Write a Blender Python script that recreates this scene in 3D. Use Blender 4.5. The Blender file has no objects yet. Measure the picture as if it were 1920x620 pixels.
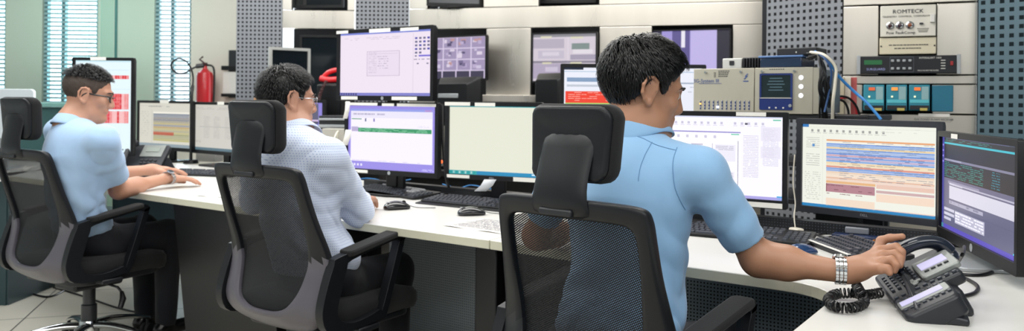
import bpy, bmesh, math, random
import numpy as np
from mathutils import Vector, Matrix, Euler
C = bpy.context.scene.collection
S = bpy.context.scene
R = math.radians

# ------------------------------------------------------------------ camera, world, lights, exposure
F = 1500.0; CAMH = 1.19; ROLL = 0.0095           # focal length in pixels of the 1920 wide frame, eye height, roll
cam_d = bpy.data.cameras.new('camera'); cam = bpy.data.objects.new('camera', cam_d); C.objects.link(cam)
cam_d.sensor_width = 36; cam_d.lens = F / 1920 * 36; cam_d.shift_y = -(310 - 188) / 1920; cam_d.clip_start = .05
cam_d.dof.use_dof = True; cam_d.dof.focus_distance = 2.05; cam_d.dof.aperture_fstop = 4.5
cam.matrix_world = Matrix.Translation((0, 0, CAMH)) @ Matrix.Rotation(R(90), 4, 'X') @ Matrix.Rotation(ROLL, 4, 'Z')
S.camera = cam
S.view_settings.view_transform = 'Standard'; S.view_settings.look = 'None'
S.view_settings.gamma = 1; S.view_settings.use_curve_mapping = False; S.view_settings.exposure = 0.12
S.cycles.max_bounces = 6; S.cycles.diffuse_bounces = 3; S.cycles.glossy_bounces = 3; S.cycles.transparent_max_bounces = 12
S.cycles.use_denoising = True; S.cycles.caustics_reflective = False; S.cycles.caustics_refractive = False
S.cycles.sample_clamp_indirect = 4
w = bpy.data.worlds.new('world'); S.world = w; w.use_nodes = True
w.node_tree.nodes['Background'].inputs[0].default_value = (.86, .94, 1.0, 1)
w.node_tree.nodes['Background'].inputs[1].default_value = 1.9

def area(name, loc, rot, sx, sy, power, col=(1, 1, 1)):
    l = bpy.data.lights.new(name, 'AREA'); l.shape = 'RECTANGLE'; l.size = sx; l.size_y = sy; l.energy = power; l.color = col
    o = bpy.data.objects.new(name, l); o.location = loc; o.rotation_euler = rot; C.objects.link(o); return o
area('fill_light_back_of_room', (-.8, -1.5, 2.75), (0, 0, 0), 3.2, .6, 70, (1, .985, .96))  # added fill, low enough to reach under the desks and onto the chair backs
area('ceiling_light_front', (-.6, 1.2, 2.75), (0, 0, 0), 3.2, .6, 40, (1, .985, .96))
area('ceiling_light_middle', (-.4, 3.4, 2.75), (0, 0, 0), 3.6, .6, 62, (1, .985, .96))
area('ceiling_light_rear', (-.6, 5.0, 2.75), (0, 0, 0), 4.5, .5, 50, (1, .985, .96))
area('ceiling_light_side', (-2.8, 3.0, 2.75), (0, 0, 0), .6, 3.2, 40, (.95, .99, 1))
area('fill_light_window_aisle', (-3.6, 6.0, 2.75), (0, 0, 0), 2.4, .5, 45, (.95, .99, 1))  # added unseen lamp that brightens the far left wall behind the glass
area('daylight_outside', (-3.6, 9.2, 2.0), (R(-90), 0, 0), 6, 3, 650, (.9, .96, 1))
area('ceiling_light_near', (1.6, -.4, 2.7), (R(28), R(18), 0), 2.2, 1.0, 38, (.96, .98, 1))

# ------------------------------------------------------------------ measuring helpers
def ray(px, py):
    dx, dy = px - 960, py - 188
    return dx + ROLL * dy, dy - ROLL * dx
def P(px, py, Z):
    x, y = ray(px, py); return Vector((x * Z / F, Z, CAMH - y * Z / F))
def PH(px, py, h):
    x, y = ray(px, py); Z = F * (CAMH - h) / y; return Vector((x * Z / F, Z, h))
DESK = .74
TH = R(35); UX = Vector((math.cos(TH), -math.sin(TH), 0)); NX = Vector((math.sin(TH), math.cos(TH), 0))
def DF(xl, yl, z=0): return UX * xl + NX * yl + Vector((0, 0, z))
def dl(v): return (v.dot(UX), v.dot(NX))

# ------------------------------------------------------------------ colours and materials
def hx(s, a=1.0):
    s = s.lstrip('#'); v = [int(s[i:i + 2], 16) / 255 for i in (0, 2, 4)]
    return tuple([(x / 12.92 if x <= .04045 else ((x + .055) / 1.055) ** 2.4) for x in v] + [a])
MATS = {}
def mat(name, col='#808080', rough=.5, metal=0., var=.08, scale=40., bump=0., spec=.5, coat=0., sheen=0., alpha=None, trans=0., sss=0., stretch=None, dist=.002, rvar=0.):
    if name in MATS: return MATS[name]
    m = bpy.data.materials.new(name); MATS[name] = m; m.use_nodes = True
    nt = m.node_tree; N = nt.nodes; L = nt.links; b = N['Principled BSDF']
    tc = N.new('ShaderNodeTexCoord'); mp = N.new('ShaderNodeMapping'); L.new(tc.outputs['Object'], mp.inputs[0])
    if stretch: mp.inputs['Scale'].default_value = stretch
    nz = N.new('ShaderNodeTexNoise'); nz.inputs['Scale'].default_value = scale; nz.inputs['Detail'].default_value = 4
    L.new(mp.outputs[0], nz.inputs['Vector'])
    mix = N.new('ShaderNodeMix'); mix.data_type = 'RGBA'
    c = hx(col); k1 = 1 - var; k2 = 1 + var
    mix.inputs['A'].default_value = (c[0] * k1, c[1] * k1, c[2] * k1, 1); mix.inputs['B'].default_value = (min(1, c[0] * k2), min(1, c[1] * k2), min(1, c[2] * k2), 1)
    L.new(nz.outputs['Fac'], mix.inputs['Factor']); L.new(mix.outputs['Result'], b.inputs['Base Color'])
    b.inputs['Roughness'].default_value = rough; b.inputs['Metallic'].default_value = metal
    b.inputs['Specular IOR Level'].default_value = spec; b.inputs['Coat Weight'].default_value = coat
    b.inputs['Sheen Weight'].default_value = sheen; b.inputs['Transmission Weight'].default_value = trans
    if sss: b.inputs['Subsurface Weight'].default_value = sss; b.inputs['Subsurface Radius'].default_value = (.012, .005, .003); b.inputs['Subsurface Scale'].default_value = 1
    if alpha is not None: b.inputs['Alpha'].default_value = alpha
    if rvar:
        r = N.new('ShaderNodeMapRange'); r.inputs['To Min'].default_value = rough - rvar; r.inputs['To Max'].default_value = rough + rvar
        L.new(nz.outputs['Fac'], r.inputs['Value']); L.new(r.outputs[0], b.inputs['Roughness'])
    if bump:
        bp = N.new('ShaderNodeBump'); bp.inputs['Strength'].default_value = bump; bp.inputs['Distance'].default_value = dist
        L.new(nz.outputs['Fac'], bp.inputs['Height']); L.new(bp.outputs[0], b.inputs['Normal'])
    m['_mix'] = 1
    return m
def emis(name, col, s=1.0):
    if name in MATS: return MATS[name]
    m = bpy.data.materials.new(name); MATS[name] = m; m.use_nodes = True
    b = m.node_tree.nodes['Principled BSDF']; c = hx(col)
    b.inputs['Base Color'].default_value = (c[0] * .3, c[1] * .3, c[2] * .3, 1); b.inputs['Emission Color'].default_value = c; b.inputs['Emission Strength'].default_value = s
    return m
def math_node(nt, op, a, b=None):
    n = nt.nodes.new('ShaderNodeMath'); n.operation = op
    for i, v in enumerate((a, b)):
        if v is None: continue
        if isinstance(v, (int, float)): n.inputs[i].default_value = v
        else: nt.links.new(v, n.inputs[i])
    return n.outputs[0]
def uv_xy(nt, src='UV'):
    tc = nt.nodes.new('ShaderNodeTexCoord'); sp = nt.nodes.new('ShaderNodeSeparateXYZ'); nt.links.new(tc.outputs[src], sp.inputs[0]); return sp.outputs
def grid_mask(nt, x, y, pitch, size):
    """1 inside square holes of a regular grid"""
    r = []
    for v in (x, y):
        f = math_node(nt, 'FRACT', math_node(nt, 'DIVIDE', v, pitch))
        d = math_node(nt, 'ABSOLUTE', math_node(nt, 'SUBTRACT', f, .5))
        r.append(math_node(nt, 'LESS_THAN', d, size / 2))
    return math_node(nt, 'MULTIPLY', r[0], r[1])
def perforated(name, col, pitch=.032, size=.5, rough=.5, metal=.2, hole='#0b0d11', src='UV'):
    m = mat(name, col, rough, metal, .05, 8)
    nt = m.node_tree; o = uv_xy(nt, src); k = grid_mask(nt, o[0], o[1] if src == 'UV' else o[2], pitch, size)
    b = nt.nodes['Principled BSDF']; mx = nt.nodes.new('ShaderNodeMix'); mx.data_type = 'RGBA'
    old = b.inputs['Base Color'].links[0].from_socket
    nt.links.new(old, mx.inputs['A']); mx.inputs['B'].default_value = hx(hole); nt.links.new(k, mx.inputs['Factor']); nt.links.new(mx.outputs['Result'], b.inputs['Base Color'])
    nt.links.new(math_node(nt, 'ADD', math_node(nt, 'MULTIPLY', k, .5), rough), b.inputs['Roughness'])
    nt.links.new(math_node(nt, 'MULTIPLY', math_node(nt, 'SUBTRACT', 1., k), metal), b.inputs['Metallic'])
    bp = nt.nodes.new('ShaderNodeBump'); bp.inputs['Distance'].default_value = .004; bp.invert = True; nt.links.new(k, bp.inputs['Height']); nt.links.new(bp.outputs[0], b.inputs['Normal'])
    return m
def netting(name, col, pitch, size, solid=.0):
    """woven chair mesh: real see-through holes"""
    m = mat(name, col, .75, 0, .05, 60); nt = m.node_tree; o = uv_xy(nt)
    u = math_node(nt, 'ADD', o[0], math_node(nt, 'MULTIPLY', o[1], .45)); v = math_node(nt, 'SUBTRACT', o[1], math_node(nt, 'MULTIPLY', o[0], .55))
    k = grid_mask(nt, u, v, pitch, size)
    nt.links.new(math_node(nt, 'SUBTRACT', 1., k), nt.nodes['Principled BSDF'].inputs['Alpha'])
    return m

# ------------------------------------------------------------------ object helpers
def link(o, parent=None):
    C.objects.link(o)
    if parent is not None: o.parent = parent
    return o
def tag(o, label=None, cat=None, group=None, kind=None):
    if label: o['label'] = label
    if cat: o['category'] = cat
    if group: o['group'] = group
    if kind: o['kind'] = kind
    return o
def thing(name, label, cat, loc=(0, 0, 0), rz=0., group=None):
    o = bpy.data.objects.new(name, None); o.empty_display_size = .05; link(o); o.location = loc; o.rotation_euler = (0, 0, rz)
    return tag(o, label, cat, group)
def add_mods(o, bevel=0, seg=2, sub=0, ang=40, solid=0, smooth=0):
    if solid:
        m = o.modifiers.new('solid', 'SOLIDIFY'); m.thickness = solid; m.offset = 0
    if bevel:
        m = o.modifiers.new('bevel', 'BEVEL'); m.width = bevel; m.segments = seg; m.limit_method = 'ANGLE'; m.angle_limit = R(ang); m.harden_normals = False
    if sub:
        m = o.modifiers.new('sub', 'SUBSURF'); m.levels = sub; m.render_levels = sub
    if smooth:
        m = o.modifiers.new('smooth', 'SMOOTH'); m.iterations = smooth; m.factor = .5
def ob(name, bm, m, parent=None, bevel=0, seg=2, sub=0, smooth=True, ang=40, label=None, loc=None, rot=None, solid=0):
    me = bpy.data.meshes.new(name)
    if isinstance(bm, bmesh.types.BMesh):
        bmesh.ops.recalc_face_normals(bm, faces=bm.faces[:]); bm.to_mesh(me); bm.free()
    else:
        me.from_pydata(*bm)
    for x in (m if isinstance(m, (list, tuple)) else [m]): me.materials.append(x)
    if smooth:
        me.shade_smooth() if hasattr(me, 'shade_smooth') else None
        try: me.set_sharp_from_angle(angle=R(ang))
        except Exception: pass
    o = bpy.data.objects.new(name, me); link(o, parent); add_mods(o, bevel, seg, sub, ang, solid)
    if loc is not None: o.location = loc
    if rot is not None: o.rotation_euler = rot
    if label: o['label'] = label
    return o
def struct(name, bm, m, **k):
    o = ob(name, bm, m, **k); o['kind'] = 'structure'; return o
def BM(): return bmesh.new()
def box(bm, c, s, M=None, mi=0):
    vs = []
    for z in (-.5, .5):
        for x, y in ((-.5, -.5), (.5, -.5), (.5, .5), (-.5, .5)):
            v = Vector((c[0] + x * s[0], c[1] + y * s[1], c[2] + z * s[2])); vs.append(bm.verts.new(M @ v if M else v))
    for f in ((3, 2, 1, 0), (4, 5, 6, 7), (0, 1, 5, 4), (1, 2, 6, 5), (2, 3, 7, 6), (3, 0, 4, 7)):
        fc = bm.faces.new([vs[i] for i in f]); fc.material_index = mi
def boxb(c, s, M=None):
    bm = BM(); box(bm, c, s, M); return bm
def prism(bm, pts, z0, z1, M=None, mi=0):
    """polygon in xy extruded z0..z1"""
    a = [bm.verts.new((M @ Vector((p[0], p[1], z0))) if M else (p[0], p[1], z0)) for p in pts]
    b = [bm.verts.new((M @ Vector((p[0], p[1], z1))) if M else (p[0], p[1], z1)) for p in pts]
    n = len(pts)
    for i in range(n): bm.faces.new((a[i], a[(i + 1) % n], b[(i + 1) % n], b[i])).material_index = mi
    bm.faces.new(a[::-1]).material_index = mi; bm.faces.new(b).material_index = mi
def ring_prism(bm, outer, inner, z0, z1, M=None):
    n = len(outer); T = (lambda v: M @ Vector(v)) if M else (lambda v: v)
    q = [[bm.verts.new(T((p[0], p[1], z))) for p in c] for c, z in ((outer, z0), (outer, z1), (inner, z1), (inner, z0))]
    for k in range(4):
        a, b = q[k], q[(k + 1) % 4]
        for i in range(n):
            j = (i + 1) % n; bm.faces.new((a[i], a[j], b[j], b[i]))
def frames(pts, closed=False):
    n = len(pts); T = []
    for i in range(n):
        a = pts[(i - 1) % n] if (closed or i > 0) else pts[i]; b = pts[(i + 1) % n] if (closed or i < n - 1) else pts[i]
        T.append((b - a).normalized())
    up = Vector((0, 0, 1)) if abs(T[0].z) < .9 else Vector((1, 0, 0))
    nrm = T[0].cross(up).normalized(); out = []
    for i in range(n):
        nrm = (nrm - T[i] * nrm.dot(T[i])).normalized(); out.append((nrm.copy(), T[i].cross(nrm)))
    return out
def tube(bm, pts, r, seg=8, closed=False, flat=1., cap=True):
    pts = [Vector(p) for p in pts]; fr = frames(pts, closed); rr = r if isinstance(r, (list, tuple)) else [r] * len(pts); rings = []
    for p, (a, b), q in zip(pts, fr, rr):
        rings.append([bm.verts.new(p + a * math.cos(t) * q + b * math.sin(t) * q * flat) for t in [2 * math.pi * k / seg for k in range(seg)]])
    m = len(rings)
    for i in range(m if closed else m - 1):
        A, B = rings[i], rings[(i + 1) % m]
        for k in range(seg): bm.faces.new((A[k], A[(k + 1) % seg], B[(k + 1) % seg], B[k]))
    if cap and not closed: bm.faces.new(rings[0][::-1]); bm.faces.new(rings[-1])
def lathe(bm, prof, seg=24, M=None):
    rings = []
    for r, z in prof:
        if r < 1e-6: rings.append([bm.verts.new((M @ Vector((0, 0, z))) if M else (0, 0, z))])
        else: rings.append([bm.verts.new((M @ Vector((r * math.cos(t), r * math.sin(t), z))) if M else (r * math.cos(t), r * math.sin(t), z)) for t in [2 * math.pi * k / seg for k in range(seg)]])
    for A, B in zip(rings, rings[1:]):
        if len(A) == 1 and len(B) == 1: continue
        for k in range(seg):
            j = (k + 1) % seg
            if len(A) == 1: bm.faces.new((A[0], B[k], B[j]))
            elif len(B) == 1: bm.faces.new((A[k], A[j], B[0]))
            else: bm.faces.new((A[k], A[j], B[j], B[k]))
    for rg in (rings[0], rings[-1]):
        if len(rg) > 1: bm.faces.new(rg)
def spline(pts, n=8, closed=False):
    pts = [Vector(p) for p in pts]; out = []; m = len(pts)
    for i in range(m if closed else m - 1):
        g = lambda k: pts[k % m] if closed else pts[max(0, min(m - 1, k))]
        p0, p1, p2, p3 = g(i - 1), g(i), g(i + 1), g(i + 2)
        for s in range(n):
            t = s / n; out.append(.5 * ((2 * p1) + (p2 - p0) * t + (2 * p0 - 5 * p1 + 4 * p2 - p3) * t * t + (3 * p1 - p0 - 3 * p2 + p3) * t ** 3))
    if not closed: out.append(pts[-1])
    return out
def rrect(w, h, r, n=5, cx=0, cy=0):
    o = []
    for sx, sy, a0 in ((1, 1, 0), (-1, 1, 90), (-1, -1, 180), (1, -1, 270)):
        for k in range(n + 1):
            a = R(a0 + 90 * k / n); o.append((cx + sx * (w / 2 - r) + r * math.cos(a), cy + sy * (h / 2 - r) + r * math.sin(a)))
    return o
def text(name, s, size, m, parent, loc, rot=(R(90), 0, 0), align='CENTER', ext=.0003, sx=1.):
    c = bpy.data.curves.new(name, 'FONT'); c.body = s; c.size = size; c.align_x = align; c.align_y = 'CENTER'; c.extrude = ext; c.resolution_u = 2
    tmp = bpy.data.objects.new(name, c); C.objects.link(tmp); dg = bpy.context.evaluated_depsgraph_get(); me = bpy.data.meshes.new_from_object(tmp.evaluated_get(dg)); bpy.data.objects.remove(tmp); me.name = name
    me.materials.clear(); me.materials.append(m); o = bpy.data.objects.new(name, me); link(o, parent); o.location = loc; o.rotation_euler = rot; o.scale = (sx, 1, 1); return o
XZ = Matrix.Rotation(R(90), 4, 'X')      # maps polygon (x, y) into (x, z) facing -y; extrude axis z -> -y
def copy_tree(o, parent=None):
    c = o.copy(); C.objects.link(c); c.parent = parent
    for ch in list(o.children): copy_tree(ch, c)
    return c

# common materials
M_blackp = mat('black_plastic', '#0b0c0f', .42, 0, .15, 60, .05, spec=.35)
M_dark = mat('dark_plastic', '#1a1c21', .5, 0, .12, 60, .05)
M_rubber = mat('rubber', '#0e0f11', .6, 0, .1, 60)
M_cable = mat('cable_black', '#0c0d10', .4, 0, .1, 60)
M_white = mat('white_plastic', '#dcdad4', .45, 0, .04, 30)
M_label = mat('label_paper', '#e6e4dd', .7, 0, .04, 80)
M_ink = mat('ink_dark', '#2a2c33', .6, 0, .05, 30)
M_inkblue = mat('ink_blue', '#2c4c8c', .6, 0, .05, 30)
M_steel = mat('brushed_steel', '#d6d0c6', .30, .95, .10, 2.2, .10, stretch=(3, 3, .35), rvar=.10)
M_chrome = mat('chrome', '#d8dadc', .12, 1, .03, 20)
M_grey = mat('grey_plastic', '#6a6d72', .45, 0, .08, 40)
M_silver = mat('silver_plastic', '#a9adb0', .35, .4, .05, 40)
# ------------------------------------------------------------------ the room
def tile_floor():
    m = mat('floor_tiles', '#c9c4b8', .35, 0, .06, 5, rvar=.08); nt = m.node_tree; b = nt.nodes['Principled BSDF']
    o = uv_xy(nt, 'Object'); fs = []
    for v, off in ((o[0], .18), (o[1], .07)):
        f = math_node(nt, 'FRACT', math_node(nt, 'DIVIDE', math_node(nt, 'ADD', v, off), .6)); fs.append(math_node(nt, 'LESS_THAN', f, .012))
    k = math_node(nt, 'MAXIMUM', fs[0], fs[1]); mx = nt.nodes.new('ShaderNodeMix'); mx.data_type = 'RGBA'
    nt.links.new(b.inputs['Base Color'].links[0].from_socket, mx.inputs['A']); mx.inputs['B'].default_value = hx('#34322f'); nt.links.new(k, mx.inputs['Factor']); nt.links.new(mx.outputs['Result'], b.inputs['Base Color'])
    return m
fl = struct('floor', boxb((0, 0, -.03), (9, 11, .06)), tile_floor(), smooth=False); fl.location = (-.2, 3.2, 0); fl.rotation_euler = (0, 0, R(17))
M_wall = mat('wall_cream', '#e2dccf', .8, 0, .03, 3)
M_wall3 = mat('wall_slate', '#6d7478', .8, 0, .03, 3)
M_wall2 = mat('wall_pale', '#a9aeab', .8, 0, .03, 3)
def flat_quad(bm, x0, x1, z0, z1, uv=True):
    """vertical slab in local xz, thickness 3 cm behind y = 0, with metric uv"""
    box(bm, ((x0 + x1) / 2, .015, (z0 + z1) / 2), (x1 - x0, .03, z1 - z0))
def metric_uv(o):
    me = o.data; l = me.uv_layers.new(name='uv')
    for lp in me.loops:
        v = me.vertices[lp.vertex_index].co; l.data[lp.index].uv = (v.x, v.z)
def seg_frame(xa, Za, xb, Zb):
    """a vertical wall run between two measured points: origin, rotation, length"""
    a = Vector(((xa - 960) * Za / F, Za, 0)); b = Vector(((xb - 960) * Zb / F, Zb, 0)); d = b - a
    return a, math.atan2(d.y, d.x), d.length
# far left outer wall with three windows
ZW = 7.4
def wx(px): return (px - 960) * ZW / F
wins = [(-78, 9), (78, 182), (288, 357)]
bm = BM(); x = -8.0; top = 2.9
for a, b_ in wins:
    box(bm, ((x + wx(a)) / 2, 0, top / 2), (wx(a) - x, .12, top)); x = wx(b_)
    box(bm, ((wx(a) + wx(b_)) / 2, 0, .43), (wx(b_) - wx(a), .12, .86))
    box(bm, ((wx(a) + wx(b_)) / 2, 0, 2.8), (wx(b_) - wx(a), .12, .2))
box(bm, ((x - 2.2) / 2, 0, top / 2), (-2.2 - x, .12, top))
wl = struct('wall_back', bm, M_wall, smooth=False); wl.location = (0, ZW + .06, 0)
M_blind = bpy.data.materials.new('blind_slat'); M_blind.use_nodes = True; nt = M_blind.node_tree
_d = nt.nodes.new('ShaderNodeBsdfDiffuse'); _t = nt.nodes.new('ShaderNodeBsdfTranslucent'); _m = nt.nodes.new('ShaderNodeMixShader'); _m.inputs[0].default_value = .7
_d.inputs[0].default_value = _t.inputs[0].default_value = (.86, .93, .96, 1); nt.links.new(_d.outputs[0], _m.inputs[1]); nt.links.new(_t.outputs[0], _m.inputs[2]); nt.links.new(_m.outputs[0], nt.nodes['Material Output'].inputs[0])
def sky_glow():
    m = bpy.data.materials.new('daylight_glass'); m.use_nodes = True; nt = m.node_tree; b = nt.nodes['Principled BSDF']
    b.inputs['Base Color'].default_value = (.6, .8, .9, 1); b.inputs['Roughness'].default_value = .1; b.inputs['Transmission Weight'].default_value = 1; b.inputs['IOR'].default_value = 1.0
    return m
M_pane = sky_glow()
M_frame = mat('window_frame_metal', '#7fa3ad', .4, .3, .05, 20)
outside = ob('building_facade_outside', boxb((0, 0, 0), (1.5, .1, 6)), mat('facade_glass_blue', '#8fb6c6', .4, .1, .2, 1.2), None, smooth=False, loc=(-8.6, 13.5, 3.))
tag(outside, 'pale blue building side seen through the blinds of the windows', 'building')
for i, (a, b_) in enumerate(wins):
    t = bpy.data.objects.new('window_%d' % (i + 1), None); link(t); t.location = ((wx(a) + wx(b_)) / 2, ZW, 0); t['kind'] = 'structure'
    W = wx(b_) - wx(a)
    ob('window_pane', boxb((0, .08, 1.78), (W, .006, 1.84)), M_pane, t, smooth=False)
    bm = BM()
    for sx in (-1, 1): box(bm, (sx * (W / 2 - .015), .06, 1.78), (.03, .05, 1.84))
    box(bm, (0, .06, .875), (W, .05, .03)); box(bm, (0, .06, 2.685), (W, .05, .03))
    if i != 0: box(bm, (-W * .16 if i == 1 else -W * .05, .06, 1.78), (.035, .05, 1.84))
    ob('window_frame', bm, M_frame, t)
    bm = BM(); n = 46
    for k in range(n):
        box(bm, (0, 0, 0), (W * .96, .026, .002), Matrix.Translation((0, .01, .90 + k * .039)) @ Matrix.Rotation(R(52), 4, 'X'))
    for s in (-.35, .35): box(bm, (s * W, -.005, 1.78), (.004, .002, 1.8))
    ob('blind', bm, M_blind, t, smooth=False)
    ob('window_sill', boxb((0, -.05, .86), (W + .08, .12, .03)), M_white, t, bevel=.004)
# side wall far left closes the room
struct('wall_left', boxb((-5.7, 2.6, 1.45), (.1, 10, 2.9)), M_wall2, smooth=False)
# tinted glass partition between the desks and the window aisle
ZG = 6.5
def gx(px): return (px - 960) * ZG / F
mg = bpy.data.materials.new('green_tinted_glass'); mg.use_nodes = True; nt = mg.node_tree
for n in list(nt.nodes): nt.nodes.remove(n)
out = nt.nodes.new('ShaderNodeOutputMaterial'); tr = nt.nodes.new('ShaderNodeBsdfTransparent'); gl = nt.nodes.new('ShaderNodeBsdfGlossy'); mxs = nt.nodes.new('ShaderNodeMixShader')
tr.inputs[0].default_value = (.90, .98, .965, 1); gl.inputs['Roughness'].default_value = .06; gl.inputs[0].default_value = (.8, 1, .97, 1)
fr_ = nt.nodes.new('ShaderNodeFresnel'); fr_.inputs[0].default_value = 1.35
nt.links.new(fr_.outputs[0], mxs.inputs[0]); nt.links.new(tr.outputs[0], mxs.inputs[1]); nt.links.new(gl.outputs[0], mxs.inputs[2]); nt.links.new(mxs.outputs[0], out.inputs[0])
t = thing('glass_partition', 'green tinted glass partition in front of the windows with blinds', 'partition', ((gx(60)), ZG, 0))
ob('glass_panel', boxb((0, 0, 1.45), (gx(212) - gx(-90), .012, 2.6)), mg, t, smooth=False)
ob('door_panel', boxb((gx(236) - gx(60), .06, 1.45), (gx(291) - gx(181), .012, 2.6)), mg, t, smooth=False)
ob('glass_edge', boxb((gx(213) - gx(60), .03, 1.45), (.012, .03, 2.6)), mat('glass_edge', '#2f6d68', .3, 0, .05, 20), t, bevel=.003)
ob('floor_channel', boxb((0, .02, .075), (gx(291) - gx(-150), .12, .15)), M_steel, t, bevel=.004)

# --- steel cabinet wall carrying the screens
M_perfn = perforated('perforated_panel_wide', '#84878d', .037, .46, .45, .35)
M_perf = perforated('perforated_panel_grey', '#8b8e94', .032, .46, .45, .35)
M_perf2 = perforated('perforated_panel_blue', '#5b737e', .039, .48, .5, .3, hole='#0a1a20')
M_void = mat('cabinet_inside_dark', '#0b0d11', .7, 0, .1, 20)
M_lip = mat('cabinet_lip', '#23252a', .5, .3, .05, 20)
Z1 = 6.2
def Hh(py, px, Z): return P(px, py, Z).z
# A: perforated
def run(name, xa, Za, xb, Zb, m, z0=0., z1=2.75):
    a, rot, L = seg_frame(xa, Za, xb, Zb); bm = BM(); flat_quad(bm, 0, L, z0, z1); o = struct(name, bm, m, smooth=False); metric_uv(o)
    o.location = (a.x, a.y, 0); o.rotation_euler = (0, 0, rot); return o
run('wall_panel_perforated', 442, 6.2, 527, 6.2, M_perf)
run('wall_panel_perforated', 665, 6.2, 765, 6.2, M_perf)
run('wall_panel_perforated', 1436, 4.5, 1579, 4.12, M_perfn)
run('wall_panel_return', 1812, 3.98, 1850, 3.98, M_lip)  # dark strip added behind the panel gap to shut out the bright world
run('wall_panel_perforated', 1833, 3.68, 2080, 3.3, M_perf2)
struct('wall_right', boxb((0, 0, 1.45), (.1, 6.2, 2.9)), M_wall3, smooth=False, loc=(3.4, .7, 0))
run('wall_panel_return', 1438, 4.53, 1441, 5.6, M_lip)
struct('ceiling', boxb((-1.15, 2.6, 2.9), (9.2, 10, .08)), mat('ceiling_tile', '#e4e3de', .9, 0, .03, 3), smooth=False)
struct('wall_front', boxb((-1.15, -2.4, 1.45), (9.2, .1, 2.9)), M_wall3, smooth=False)
# steel grid with openings: boxes cut from measured edges, in each run's own frame
def steel_grid(name, xa, Za, xb, Zb, solids, lips=True, depth=.05):
    a, rot, L = seg_frame(xa, Za, xb, Zb)
    def loc(px):   # pixel column -> distance along the run
        d = Vector((math.cos(rot), math.sin(rot))); rx = (px - 960) / F   # solve a + d*s on the ray x = rx*y
        return (rx * a.y - a.x) / (d.x - rx * d.y)
    bm = BM()
    for (px0, px1, z0, z1) in solids:
        s0, s1 = loc(px0), loc(px1); box(bm, ((s0 + s1) / 2, depth / 2, (z0 + z1) / 2), (s1 - s0, depth, z1 - z0))
    o = struct(name, bm, M_steel, bevel=.003, smooth=False); o.location = (a.x, a.y, 0); o.rotation_euler = (0, 0, rot)
    return o, loc, a, rot
ZB0, ZB1 = 1.731, 1.872
g1, loc1, a1, r1 = steel_grid('wall_steel_frame', 528, 6.2, 663, 6.2, [(528, 663, ZB0, ZB1), (528, 545, ZB1 + .003, 2.6), (650, 663, ZB1 + .003, 2.6), (528, 663, 0, .75)])
g2, loc2, a2, r2 = steel_grid('wall_steel_frame', 766, 6.2, 1434, 5.5, [
    (766, 1434, ZB0, ZB1 + .015), (766, 800, ZB1 + .018, 2.6), (905, 1008, ZB1 + .018, 2.6), (1122, 1434, ZB1 + .018, 2.6),
    (766, 815, 1.1, ZB0 - .003), (911, 994, 1.2, ZB0 - .003), (1123, 1221, 1.1, ZB0 - .003), (1373, 1434, 1.1, ZB0 - .003),
    (766, 1434, 0, 1.09)])
la, lb = P(897, 184, 5.75), P(1006, 186, 5.65)
o = struct('wall_steel_ledge', boxb(((la.x + lb.x) / 2, 5.85, la.z), (lb.x - la.x, .35, .05)), M_steel, bevel=.003, smooth=False); o.rotation_euler = (0, 0, 0)
# dark cabinet interior behind the openings
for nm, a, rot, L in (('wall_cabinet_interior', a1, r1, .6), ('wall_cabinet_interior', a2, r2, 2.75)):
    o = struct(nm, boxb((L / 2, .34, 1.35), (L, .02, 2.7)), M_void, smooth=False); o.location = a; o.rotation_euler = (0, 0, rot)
# F: steel cabinet with rack equipment
aF, rF, LF = seg_frame(1580, 3.98, 1831, 3.74)
def locF(px):
    d = Vector((math.cos(rF), math.sin(rF))); rx = (px - 960) / F; return (rx * aF.y - aF.x) / (d.x - rx * d.y)
def zF(px, py):
    s = locF(px); Z = aF.y + math.sin(rF) * s; return P(px, py, Z).z
bm = BM()
za, zb, zc, zd = zF(1700, 8), zF(1700, 141), zF(1700, 158), zF(1700, 213)
g = .004
box(bm, (LF / 2, .03, (za + g + 2.7) / 2), (LF, .06, 2.7 - za - g))
sL, sR = locF(1646), locF(1755)
box(bm, (sL / 2, .03, (za + zb) / 2), (sL, .06, za - zb - g)); box(bm, ((sR + LF) / 2, .03, (za + zb) / 2), (LF - sR, .06, za - zb - g))
box(bm, (LF / 2, .03, (zb + zc) / 2), (LF, .06, zb - zc - g))
sL, sR = locF(1617), locF(1789)
box(bm, (sL / 2, .03, (zc + zd) / 2), (sL, .06, zc - zd - g)); 
sM = locF(1748); box(bm, ((sM + LF) / 2, .03, (zc + zd) / 2), (LF - sM, .06, zc - zd - g))
box(bm, (LF / 2, .03, zd / 2 - g), (LF, .06, zd))
o = struct('wall_steel_cabinet', bm, M_steel, bevel=.003, smooth=False); o.location = aF; o.rotation_euler = (0, 0, rF)
o = struct('wall_cabinet_interior', boxb((LF / 2, .12, 1.4), (LF + .02, .02, 2.6)), M_void, smooth=False); o.location = aF; o.rotation_euler = (0, 0, rF)
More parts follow.
